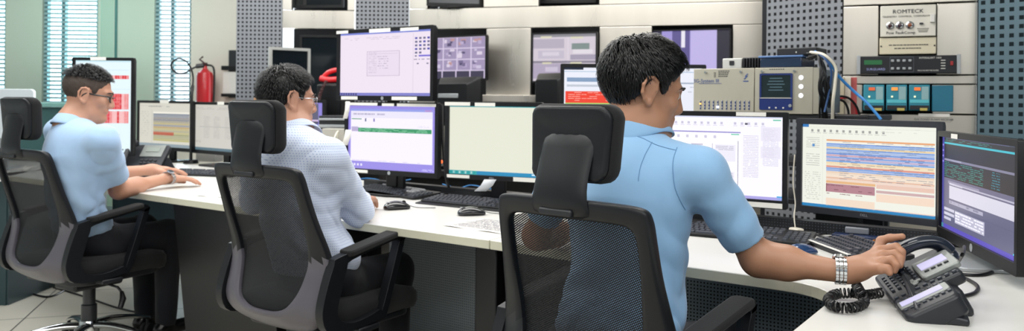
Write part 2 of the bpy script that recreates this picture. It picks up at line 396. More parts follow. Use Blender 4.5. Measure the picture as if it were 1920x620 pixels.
# ------------------------------------------------------------------ screens
def lit_screen_material(name, strength):
    if name in MATS: return MATS[name]
    m = bpy.data.materials.new(name); MATS[name] = m; m.use_nodes = True; nt = m.node_tree; b = nt.nodes['Principled BSDF']
    at = nt.nodes.new('ShaderNodeAttribute'); at.attribute_name = 'pix'; b.inputs['Base Color'].default_value = (.01, .01, .012, 1); b.inputs['Roughness'].default_value = .35
    nt.links.new(at.outputs['Color'], b.inputs['Emission Color']); b.inputs['Emission Strength'].default_value = strength
    return m
class Scr:
    """picture shown on a lit display: rectangles in a 0..1 page, top left origin"""
    def __init__(s, w, h, bg): s.w, s.h, s.q = w, h, []; s.layer = 0; s.r(0, 0, 1, 1, bg)
    def r(s, x0, y0, x1, y1, c): s.q.append((x0, y0, x1, y1, hx(c), s.layer)); return s
    def up(s): s.layer += 1; return s
    def lines(s, x0, y0, x1, y1, n, c, th=.35, fill=.8, rnd=None, words=True):
        rnd = rnd or random.Random(int(x0 * 999 + y0 * 77 + n)); dy = (y1 - y0) / n
        for i in range(n):
            x = x0; y = y0 + i * dy
            while x < x1:
                wd = rnd.uniform(.03, .12) * (x1 - x0) if words else (x1 - x0)
                if rnd.random() < fill: s.r(x, y, min(x + wd * .85, x1), y + dy * th, c)
                x += wd
        return s
    def build(s, parent, y, cz, strength=1.0, name='screen'):
        vs, fs, cs = [], [], []
        for (x0, y0, x1, y1, c, l) in s.q:
            k = len(vs); yy = y - .00025 * l
            for u, v in ((x0, y1), (x1, y1), (x1, y0), (x0, y0)): vs.append(((u - .5) * s.w, yy, cz + (.5 - v) * s.h))
            fs.append((k, k + 1, k + 2, k + 3)); cs += [c] * 4
        me = bpy.data.meshes.new(name); me.from_pydata(vs, [], fs); a = me.color_attributes.new('pix', 'FLOAT_COLOR', 'CORNER')
        a.data.foreach_set('color', [x for c in cs for x in c]); me.materials.append(lit_screen_material('lit_screen_%d' % int(strength * 100), strength))
        o = bpy.data.objects.new(name, me); link(o, parent); return o
def scr_mail(w, h, bg='#f6f2fb', frame='#8a7fd8'):
    s = Scr(w, h, bg); s.up(); s.r(0, 0, 1, .02, '#d8dcf0'); s.r(0, .955, 1, 1, '#9a92e0')
    s.lines(.03, .07, .95, .13, 2, '#cfccdd', .5, .5); return s
def scr_green():
    def f(w, h):
        s = Scr(w, h, '#9488de'); s.up(); s.r(.03, .06, .965, .88, '#f0eaf8'); s.up(); s.r(.03, .05, .965, .085, '#8f9ae0'); s.r(.88, .06, .955, .075, '#e07090')
        s.r(.03, .085, .965, .19, '#e4dff0'); s.lines(.06, .12, .5, .17, 1, '#9a93b4', .5, .7)
        s.r(.04, .205, .16, .218, '#2f8a5c'); s.r(.2, .2, .215, .25, '#4a4f7a'); s.r(.3, .2, .315, .25, '#6a55a8')
        s.r(.04, .335, .12, .41, '#b4a8cc'); s.r(.12, .35, .955, .415, '#2f9060'); s.up(); s.lines(.13, .357, .95, .415, 3, '#9fe0b8', .3, .55)
        s.lines(.8, .3, .93, .33, 2, '#b9b3c8', .3, .6); s.lines(.05, .86, .9, .875, 1, '#cfc8e0', .6, .6)
        for i in range(4): s.r(.03 + .04 * i, .92, .05 + .04 * i, .955, '#e8e4ff')
        s.lines(.84, .955, .98, .99, 2, '#d8d2ff', .5, .8); return s
    return f
def scr_pink(w, h):
    s = Scr(w, h, '#ecdfee'); s.up(); s.r(0, 0, 1, .028, '#7b86d6'); s.r(0, .955, 1, 1, '#7f7fc8'); s.r(.81, .05, .815, .95, '#d9cbdd')
    s.lines(.05, .08, .72, .13, 2, '#c9bccd', .3, .5)
    for j in range(5):
        for i in range(4):
            if j == 4 and i > 1: continue
            s.r(.83 + i * .042, .11 + j * .055, .855 + i * .042, .14 + j * .055, '#6a6688' if (i + j) % 3 else '#4a46a8')
    s.r(.83, .385, .85, .405, '#6a6688'); s.r(.87, .38, .99, .405, '#7468d0'); s.lines(.82, .44, .99, .46, 1, '#6f688a', .6, .6)
    s.r(.85, .5, .87, .52, '#77708c'); s.r(.95, .5, .97, .52, '#77708c')
    s.r(.31, .3, .67, .69, '#a898b0'); s.up(); s.r(.314, .305, .666, .685, '#e6d9ea'); s.up(); s.lines(.33, .32, .42, .66, 12, '#bcaec4', .3, .7); s.lines(.43, .38, .55, .6, 6, '#b5a7bf', .35, .6); s.r(.33, .34, .65, .344, '#bcb0c4')
    for i in range(7): s.r(.01 + i * .028, .962, .03 + i * .028, .992, '#3c3c78')
    return s
def scr_cream(w, h):
    s = Scr(w, h, '#dedfcd'); s.up(); s.r(0, 0, 1, .012, '#3ca0a8'); s.r(0, .945, 1, 1, '#1a86b4'); s.up(); s.r(0, .945, .32, 1, '#2fa0a4')
    for i in range(9): s.r(.01 + i * .034, .955, .03 + i * .034, .99, '#c8e4dc' if i % 2 else '#157f7c')
    s.lines(.93, .955, .99, .99, 1, '#d8f0ff', .6, .8); return s
def scr_white(w, h):
    s = Scr(w, h, '#f4f1fd'); s.up(); s.r(0, 0, 1, .015, '#cbd0e8'); s.r(0, .965, 1, 1, '#a9a2e0'); s.r(.96, .95, 1, 1, '#38a8e0')
    s.r(.93, .03, .985, .045, '#5fc0a0')
    for i in range(16):
        x = .1 + i * .05
        if i in (10,): continue
        s.r(x, .07, x + .018, .1, '#c3bfd4'); s.r(x - .005, .11, x + .026, .117, '#d0cce0')
    s.r(.73, .075, .75, .1, '#55525f'); s.lines(.86, .14, .97, .6, 30, '#c9c5da', .4, .9); s.r(.845, .12, .985, .29, '#e6e2f0'); s.r(.845, .36, .985, .5, '#e6e2f0')
    s.lines(.72, .23, .83, .75, 26, '#c4c0d6', .35, .95); s.up()
    s.r(.04, .195, .7, .92, '#faf8ff'); s.up(); s.r(.04, .19, .7, .205, '#8d86c8'); s.r(.63, .215, .69, .228, '#4fc09c'); s.r(.68, .3, .685, .85, '#8a86a0')
    for i in range(7): s.r(.08 + i * .07, .24, .1 + i * .07, .275, '#c8c4da')
    s.r(.33, .35, .42, .365, '#b4b0c4')
    for k in range(3): s.r(.33, .42 + k * .06, .48, .45 + k * .06, '#c9c6d4')
    s.r(.51, .35, .665, .56, '#e8e5f1'); s.up(); s.lines(.52, .37, .65, .43, 3, '#aaa6bc', .4, .8); s.r(.49, .34, .495, .86, '#b4b0c6'); s.r(.52, .68, .66, .83, '#ece9f5'); s.up(); s.lines(.53, .7, .65, .76, 3, '#b3afc4', .4, .8)
    s.lines(.3, .6, .44, .8, 6, '#cdc9dc', .3, .5); s.r(.04, .9, .7, .93, '#a49cdc'); return s
def scr_calendar(w, h, calm=False):
    s = Scr(w, h, '#e9eadf'); s.up(); s.r(0, .965, 1, 1, '#2a7fb6'); s.r(0, 0, .05, .035, '#3a78b8')
    for i in range(12):
        s.r(.07 + i * .05, .06, .088 + i * .05, .09, '#9a9c98'); s.r(.065 + i * .05, .1, .1 + i * .05, .106, '#b4b6b0')
    s.r(.0, .035, 1, .037, '#c3c6ba')
    s.r(.165, .13, .167, .96, '#d3d5c8'); s.lines(.03, .16, .14, .3, 6, '#b0b2ac', .3, .9); s.r(.08, .24, .1, .27, '#3f86c8'); s.lines(.03, .36, .14, .52, 6, '#b0b2ac', .3, .9); s.lines(.02, .58, .15, .93, 14, '#bcbeb4', .3, .5)
    pal = ['#e0a070', '#ece9dc', '#7f9fd8', '#8faedb', '#e2c9a0', '#7f9fd8', '#9fb4dc', '#6f93d4', '#c8a0b0', '#7f9fd8', '#b8a8c8', '#7fa4d8', '#e8cfa8', '#e8d8b8', '#d88f7f', '#7f9fd8', '#8fa8d8', '#e4c8b0', '#e8d4c0', '#ecd8c4', '#e0b8a0', '#e8cfc0']
    y = .175
    for i, c in enumerate(pal):
        hh = .0225; x1 = .985
        s.r(.195, y, x1, y + hh * .88, c)
        y += hh
    s.r(.195, y, .575, y + .03, '#e0b080'); s.r(.58, y, .985, y + .05, '#e2c0b0')
    s.r(.195, y + .035, .57, y + .135, '#b0808a'); s.r(.58, y + .07, .985, y + .1, '#c8a8a8'); s.r(.58, y + .11, .985, y + .2, '#ecd4c0')
    s.r(.195, y + .21, .57, y + .3, '#ecd6c2'); s.r(.575, y + .3, .985, .955, '#ecd2c0')
    s.up(); s.lines(.3, .2, .975, .66, 21, '#4a5678', .18, .5); s.lines(.2, y + .05, .55, y + .2, 3, '#7a5058', .15, .5)
    s.r(.195, y + .035, .2, y + .135, '#7a2030'); s.lines(.6, .03, .98, .1, 2, '#d0d2c8', .2, .3); return s
def scr_terminal(w, h):
    s = Scr(w, h, '#4d4a9e'); s.up(); s.r(.035, .0, 1, .445, '#0c1019'); s.r(.03, .445, 1, .955, '#62627f'); s.up()
    s.r(.035, .0, 1, .012, '#37415a'); s.r(.2, .0, .9, .012, '#6a6a8a'); s.r(.035, .055, 1, .075, '#32b4c4'); s.r(.035, .235, 1, .258, '#77778f'); s.r(.05, .235, .3, .255, '#a9a8be')
    s.lines(.04, .02, .7, .05, 2, '#2c7f80', .4, .6); s.lines(.04, .27, .6, .44, 9, '#2a8478', .4, .75); s.lines(.7, .27, .8, .44, 7, '#2f7f90', .4, .7)
    s.r(.1, .47, .55, .5, '#8c8aa4'); s.r(.12, .49, .32, .51, '#d4d2e0'); s.r(.12, .52, .97, .66, '#d0cedd'); s.r(.12, .49, .97, .505, '#b4b2c6'); s.r(.12, .68, .6, .715, '#a9a7bd')
    s.lines(.13, .685, .59, .712, 1, '#5c5a74', .7, .8, words=True)
    for i in range(3): s.r(.04, .77 + i * .05, .2 - (i == 2) * .05, .8 + i * .05, '#c7c5d8')
    s.r(.21, .77, .62, .9, '#b9b7cb'); s.up()
    for j in range(4): s.lines(.22, .78 + j * .03, .61, .8 + j * .03, 1, '#efeefa', .8, .85)
    s.r(0, .955, 1, 1, '#5b4fb8'); s.r(.0, .955, .03, 1, '#2a9a78'); s.r(.95, .94, .97, .955, '#58e0ff'); s.r(.03, .75, 1, .752, '#4a4a66')
    for j in range(4): s.r(.008, .08 + j * .06, .024, .1 + j * .06, '#9a8ff0')
    return s
def scr_redtable(w, h):
    s = Scr(w, h, '#dff0f6'); s.up(); rn = random.Random(4)
    for (y0, y1) in ((.16, .2), (.36, .53), (.55, .68)):
        for i in range(16):
            s.r(.28 + i * .042, y0, .32 + i * .042, y1, ['#e04a4a', '#e88a8a', '#d8343c', '#f0b4b4'][rn.randrange(4)])
    s.up(); s.lines(.3, .36, .94, .68, 22, '#f4d0d0', .15, .5); s.r(.05, .1, .95, .104, '#b8d8e0'); s.r(.03, .31, .97, .314, '#c0dce4'); s.lines(.3, .8, .8, .82, 1, '#b0c8d0', .4, .5); s.lines(.7, .96, .95, .985, 1, '#5a7080', .6, .8); s.r(0, .0, 1, .015, '#c0e0ea'); return s
def scr_alarm(w, h):
    s = Scr(w, h, '#e3e6f0'); s.up(); s.r(0, 0, .14, .03, '#1a2438'); s.r(0, .05, 1, .06, '#9fb8d0'); s.r(.02, .14, .62, .2, '#7f98b8'); s.r(.02, .24, .6, .27, '#b9c0cc')
    s.r(.01, .335, .66, .5, '#e83a20'); s.r(.01, .5, .66, .53, '#9fce6a'); s.r(.01, .53, .66, .545, '#a894d0'); s.r(.66, .1, .662, .9, '#aab4c8'); s.r(.75, .2, .95, .22, '#9aa6b8'); s.up()
    s.lines(.03, .35, .63, .49, 5, '#f8b8a8', .25, .5); s.lines(.78, .26, .97, .36, 3, '#a8b0c0', .3, .6); s.lines(.03, .6, .3, .75, 4, '#b9c4d0', .3, .5); return s
def scr_sched(w, h):
    s = Scr(w, h, '#cfccc0'); s.up(); s.r(0, .93, 1, 1, '#8a98a0'); s.r(.02, .06, .5, .065, '#9a9a94'); s.lines(.15, .07, .6, .11, 1, '#8f8f8a', .4, .6)
    pal = ['#e8e4d8', '#7a8290', '#8a8f9a', '#8f8a88', '#7f7f88', '#a09a88', '#b4a878', '#8f9098', '#b49a68', '#b8ad7c', '#a8a48a', '#b8b07c', '#9a9a70', '#a5a380', '#a8a67e', '#b4ad70']
    for i, c in enumerate(pal): s.r(.28, .2 + i * .042, .97, .237 + i * .042, c)
    s.r(.28, .66, .68, .735, '#b4403c'); s.r(.25, .17, .255, .93, '#a5a59c'); s.lines(.04, .2, .2, .8, 12, '#a8a89e', .25, .5); return s
def scr_grey(w, h):
    s = Scr(w, h, '#c6c3bb'); s.up(); s.r(0, .94, 1, 1, '#56707c'); s.lines(.05, .06, .8, .12, 2, '#a4a29c', .3, .6); s.r(.12, .48, .95, .487, '#8a8a88')
    for x in (.2, .4, .62): s.lines(x, .26, x + .12, .75, 16, '#a29f9a', .3, .8)
    s.lines(.03, .8, .15, .84, 2, '#8a8782', .4, .8); return s
def scr_purple(w, h):
    s = Scr(w, h, '#8a7fd0'); s.up(); s.r(.04, .02, .9, .4, '#5a5a72'); s.r(.04, .4, .9, .44, '#cfb8d8'); s.r(.04, .44, .9, .5, '#48485c'); s.r(.04, .52, .9, .56, '#6f9ce0'); s.r(.04, .56, .9, .62, '#4a4a60'); s.r(.04, .63, .9, .98, '#d8bccb'); return s
def scr_cctv12(w, h):
    s = Scr(w, h, '#e6d8f4'); s.up(); rn = random.Random(8)
    for j in range(3):
        for i in range(4):
            x, y = i * .25, j * .27; s.r(x + .005, y + .01, x + .235, y + .255, '#a99abf'); 
    s.up()
    for j in range(3):
        for i in range(4):
            x, y = i * .25, j * .27
            for k in range(4):
                a = x + rn.uniform(.01, .13); b = y + rn.uniform(.02, .15); s.up(); s.r(a, b, a + rn.uniform(.04, .09), b + rn.uniform(.04, .09), rn.choice(['#564a72', '#d8cce8', '#c4b4d8', '#7a6c94', '#e8dcf0', '#c89a9a']))
    for i in range(4): s.r(i * .25 + .005, .82, i * .25 + .235, 1, '#3c3650')
    return s
def scr_cctv4(w, h):
    s = Scr(w, h, '#d8ceda'); s.up(); s.r(0, 0, 1, .06, '#8a8890'); s.r(.56, .06, .565, 1, '#f0e8f0'); s.r(0, .57, 1, .62, '#8c8494'); s.up()
    s.r(.0, .1, .5, .3, '#b9afc0'); s.r(.08, .35, .5, .52, '#c8bfd0'); s.r(.15, .38, .42, .46, '#e0d8e4'); s.r(.62, .2, .9, .33, '#7f8f8c'); s.r(.64, .33, .95, .42, '#e6dfe8'); s.r(.6, .44, 1, .55, '#a89fb4'); s.r(.0, .63, .5, .95, '#b4a8c0')
    s.r(.12, .04, .3, .08, '#e0dcc0'); s.r(.6, .06, .8, .1, '#e0dcc0'); s.r(.15, .6, .3, .64, '#dcd8b8'); s.r(.6, .6, .78, .64, '#dcd8b8'); s.up(); s.r(.2, .7, .4, .8, '#cfc4d8'); return s
def scr_corridor(w, h):
    s = Scr(w, h, '#8f84cc'); s.up(); s.r(0, 0, .12, 1, '#2c2848'); s.r(.12, 0, .26, 1, '#a79ae0'); s.r(.26, 0, .49, 1, '#5c5294'); s.r(.5, 0, .84, 1, '#c9bdf2'); s.r(.84, 0, 1, 1, '#1c1a30'); s.up(); s.r(.38, 0, .43, .35, '#f6f2ff'); s.r(.26, .85, .5, 1, '#9a8fd4'); return s

def glyph_disc(parent, x, y, z, r, m):
    bm = BM(); lathe(bm, [(0, 0), (r, 0), (r, .0008), (0, .0008)], 20, Matrix.Translation((x, y, z)) @ Matrix.Rotation(R(90), 4, 'X')); return ob('brand_mark', bm, m, parent, smooth=False)
def monitor(label, a, b, H, content, bez=.018, bot=.024, base_z=DESK, col=M_blackp, strength=1.0, labels=(), brand=None, group=None, stand='plate', tilt=0., name='monitor', depth=.05, base_m=None, zdrop=0.):
    """a, b = (column, top, bottom) of the two side edges; H = real height of the casing"""
    za, zb = F * H / (a[2] - a[1]), F * H / (b[2] - b[1])
    pa, pb = P(a[0], (a[1] + a[2]) / 2, za), P(b[0], (b[1] + b[2]) / 2, zb)
    W = (pb.xy - pa.xy).length; rot = math.atan2(pb.y - pa.y, pb.x - pa.x); mid = (pa + pb) / 2
    return monitor_at(label, mid, rot, W, H, content, bez, bot, base_z, col, strength, labels, brand, group, stand, tilt, name, depth, base_m)
def monitor_at(label, mid, rot, W, H, content, bez=.018, bot=.024, base_z=DESK, col=M_blackp, strength=1.0, labels=(), brand=None, group=None, stand='plate', tilt=0., name='monitor', depth=.05, base_m=None, roll=0.):
    t = thing(name, label, 'monitor', (mid.x, mid.y, base_z), rot, group); cz = mid.z - base_z
    head = t
    # casing: front bezel ring + rear shell
    q = Matrix.Translation((0, 0, cz)) @ Matrix.Rotation(roll, 4, 'Y') @ Matrix.Rotation(-tilt, 4, 'X')
    bm = BM(); sw, sh = W - 2 * bez, H - bez - bot; off = (bot - bez) / 2
    ring_prism(bm, rrect(W, H, .006, 2), rrect(sw, sh, .001, 2, 0, off), 0, .022, q @ XZ); bz = ob('bezel', bm, col, t, bevel=.0015, seg=1)
    bm = BM(); n = 6
    rings = []
    for k, (f, y) in enumerate(((1, .0), (.995, .014), (.93, .026), (.6, .045), (.5, .05))):
        rings.append([bm.verts.new(q @ Vector((x * f, y + .0, z * f + (1 - f) * .0))) for x, z in rrect(W * .99, H * .99, .012, 3)])
    for A, B in zip(rings, rings[1:]):
        for k in range(len(A)): bm.faces.new((A[k], A[(k + 1) % len(A)], B[(k + 1) % len(A)], B[k]))
    bm.faces.new(rings[-1]); bm.faces.new(rings[0][::-1]); ob('rear_shell', bm, col, t)
    if content:
        s = content(sw, sh); o = s.build(t, -.012, off, strength); o.matrix_local = q
    else:
        ob('screen', boxb((0, -.010, off), (sw, .004, sh), q), mat('dark_glass', '#0a1218', .12, 0, .1, 6), t, smooth=False)
    for (x0, x1, v, hh) in labels:   # paper strips, fractions of the casing
        ob('label_strip', boxb(((x0 + x1) / 2 * W - W / 2, -.0232, H / 2 - v * H), ((x1 - x0) * W, .0012, hh), q), M_label, t, smooth=False, label='white paper label strip')
    if brand:
        if brand == 'disc': o = glyph_disc(t, 0, 0, 0, bot * .36, M_silver); o.matrix_local = q @ Matrix.Translation((0, -.022, -H / 2 + bot / 2)); 
        else:
            o = text('brand_mark', brand, bot * .5, M_silver, t, (0, 0, 0)); o.matrix_local = q @ Matrix.Translation((0, -.0226, -H / 2 + bot / 2)) @ Matrix.Rotation(R(90), 4, 'X')
    if stand:
        mm = base_m or col; hgt = cz
        ob('stand_neck', boxb((0, .055, max(hgt * .55, .05)), (.07, .02, max(hgt * 1.0, .08))), mm, t, bevel=.004)
        if stand == 'plate': 
            bm = BM(); prism(bm, rrect(.24, .19, .03, 4, 0, .0), 0, .012); ob('stand_base', bm, mm, t, bevel=.003)
        elif stand == 'round':
            bm = BM(); lathe(bm, [(0, 0), (.12, 0), (.12, .008), (.04, .02), (0, .02)], 32, Matrix.Translation((0, .01, 0))); ob('stand_base', bm, mm, t)
    return t
# ------------------------------------------------------------------ desks
M_top = mat('desk_laminate', '#d9d8d3', .32, 0, .03, 6, coat=.15)
M_edge = mat('desk_edge_band', '#cfcdb8', .4, 0, .04, 20)
M_ped = mat('desk_panel_black', '#0a0b0d', .45, 0, .12, 10)
M_mod = perforated('modesty_mesh_grey', '#b4bec4', .011, .42, .5, .2, hole='#6e7a83')
M_mod2 = perforated('modesty_mesh_dark', '#6a7883', .011, .45, .5, .2, hole='#12161b')
M_post = mat('desk_post_black', '#1a1c21', .35, .4, .1, 30)
def desk_top(parent, poly, name='worktop'):
    bm = BM(); prism(bm, [tuple(DF(x, y).xy) for x, y in poly], DESK - .03, DESK)
    o = ob(name, bm, [M_top, M_edge], parent, smooth=False)
    for p in o.data.polygons:
        if abs(p.normal.z) < .5: p.material_index = 1
    add_mods(o, .002, 1); return o
def panel(parent, name, xa, ya, xb, yb, z0, z1, m, th=.012):
    a, b = DF(xa, ya), DF(xb, yb); d = b - a; L = d.length; bm = BM(); box(bm, (L / 2, 0, (z0 + z1) / 2), (L, th, z1 - z0))
    o = ob(name, bm, m, parent, smooth=False); metric_uv(o); o.location = a; o.rotation_euler = (0, 0, math.atan2(d.y, d.x)); return o
def post(parent, x, y, name='post', w=.035, z1=DESK - .03):
    bm = BM(); Mx = Matrix.Translation(DF(x, y)) @ Matrix.Rotation(-TH, 4, 'Z'); box(bm, (0, 0, z1 / 2), (w, w * .8, z1), Mx); box(bm, (0, -w * .4, z1 / 2), (.006, .004, z1 - .08), Mx); box(bm, (0, 0, z1 - .02), (w * 2.2, w * 1.4, .04), Mx)
    return ob(name, bm, M_post, parent, bevel=.003)
YF, YB = 2.07, 3.16
t = thing('office_desk', 'white topped desk where the man in dark rimmed glasses types, portrait screen on it', 'desk', (0, 0, 0), 0)
desk_top(t, [(-5.1, YF), (-3.35, YF), (-3.35, YB), (-5.1, YB)])
panel(t, 'modesty_panel', -5.05, 2.75, -3.37, 2.75, .25, DESK - .035, mat('frosted_panel_blue', '#3c4c56', .35, 0, .2, 6))
post(t, -5.0, 2.6, 'leg'); post(t, -3.45, 2.72, 'leg')
t = thing('office_desk', 'white topped desk with stacked screens, black end panel on the floor beside the middle chair', 'desk')
desk_top(t, [(-3.346, YF), (-1.535, YF), (-1.535, YB), (-3.346, YB)])
bm = BM()   # wide black end cabinet whose front edge is cut back towards the floor
a0 = [(-3.33, 2.085, DESK - .032), (-2.62, 2.085, DESK - .032), (-2.62, 2.30, 0.), (-3.20, 2.30, 0.), ]
fr_ = [DF(*p) for p in a0]; bk = [p + NX * (.72 if i < 2 else .5) for i, p in enumerate(fr_)]
n0 = 8; ringsF = []
for k in range(n0 + 1):
    sk = k / n0; l = DF(-3.33 + .10 * sk, 2.09 + .02 * sk, (DESK - .032) * (1 - sk)); r_ = DF(-2.62, 2.09 + .02 * sk, (DESK - .032) * (1 - sk))
    ringsF.append([bm.verts.new(v) for v in (l, r_, r_ + NX * .6, l + NX * .6)])
for A, B in zip(ringsF, ringsF[1:]):
    for k in range(4): bm.faces.new((A[k], A[(k + 1) % 4], B[(k + 1) % 4], B[k]))
bm.faces.new(ringsF[0]); bm.faces.new(ringsF[-1][::-1]); ob('end_cabinet', bm, M_ped, t)
panel(t, 'modesty_panel', -2.60, 2.78, -1.60, 2.78, .03, DESK - .035, M_mod)
post(t, -1.98, 2.72)
pz = DF(-1.60, 2.45); bm = BM(); Mx = Matrix.Translation(pz) @ Matrix.Rotation(-TH, 4, 'Z'); box(bm, (0, .02, (DESK - .032) / 2), (.09, .66, DESK - .032), Mx); ob('end_panel', bm, M_ped, t, bevel=.006)
# corner desk with a wing
t = thing('corner_desk', 'white topped corner desk with a wing carrying the black desk phone and two angled screens', 'desk')
fil = [(-.60 + .15 * math.sin(R(a)), 1.92 + .15 * math.cos(R(a))) for a in range(0, 91, 10)]
desk_top(t, [(-1.531, YF)] + fil + [(-.45, .75), (.75, .75), (.75, YB), (-1.531, YB)])
panel(t, 'modesty_panel', -1.50, 2.42, -.56, 2.42, .03, DESK - .035, M_mod2)
panel(t, 'side_panel', -.405, .8, -.405, 2.40, .03, DESK - .035, M_mod2)
post(t, -.51, 2.36); post(t, -.41, .82, 'leg')
bm = BM(); Mx = Matrix.Translation(DF(-1.475, 2.45)) @ Matrix.Rotation(-TH, 4, 'Z'); box(bm, (0, 0, (DESK - .032) / 2), (.07, .6, DESK - .032), Mx); ob('end_panel', bm, M_ped, t, bevel=.006)
# desk at the far side of the room, cut by the frame
t = thing('office_desk', 'white topped desk with dark side panel beside the grey mesh chair, cut by the frame', 'desk', (0, 0, 0))
A = PH(16, 330, DESK)
bm = BM(); prism(bm, [(A.x, A.y), (A.x - .25, A.y + 1.3), (A.x - 2., A.y + 1.3), (A.x - 2., A.y)], DESK - .03, DESK); o = ob('worktop', bm, [M_top, M_edge], t, smooth=False)
ob('end_panel', boxb((A.x - .06, A.y + .62, .355), (.04, 1.1, .71)), mat('panel_teal_grey', '#243b40', .45, 0, .1, 8), t, smooth=False)
ob('front_panel', boxb((A.x - 1.0, A.y + .08, .355), (1.9, .03, .71)), mat('panel_teal_grey', '#243b40'), t, smooth=False)
t = thing('desk_screen', 'low dark teal desk divider standing in front of the blinds', 'divider', (0, 0, 0))
A = P(55, 190, 5.6)
ob('divider_panel', boxb((A.x + .16, 5.6, .56), (.62, .04, 1.1)), mat('divider_fabric', '#2c4f50', .8, 0, .1, 40, .1), t, bevel=.005)
ob('divider_rail', boxb((A.x + .16, 5.585, 1.13), (.64, .08, .03)), mat('rail_green', '#6f9c96', .4, .2, .05, 20), t, bevel=.005)

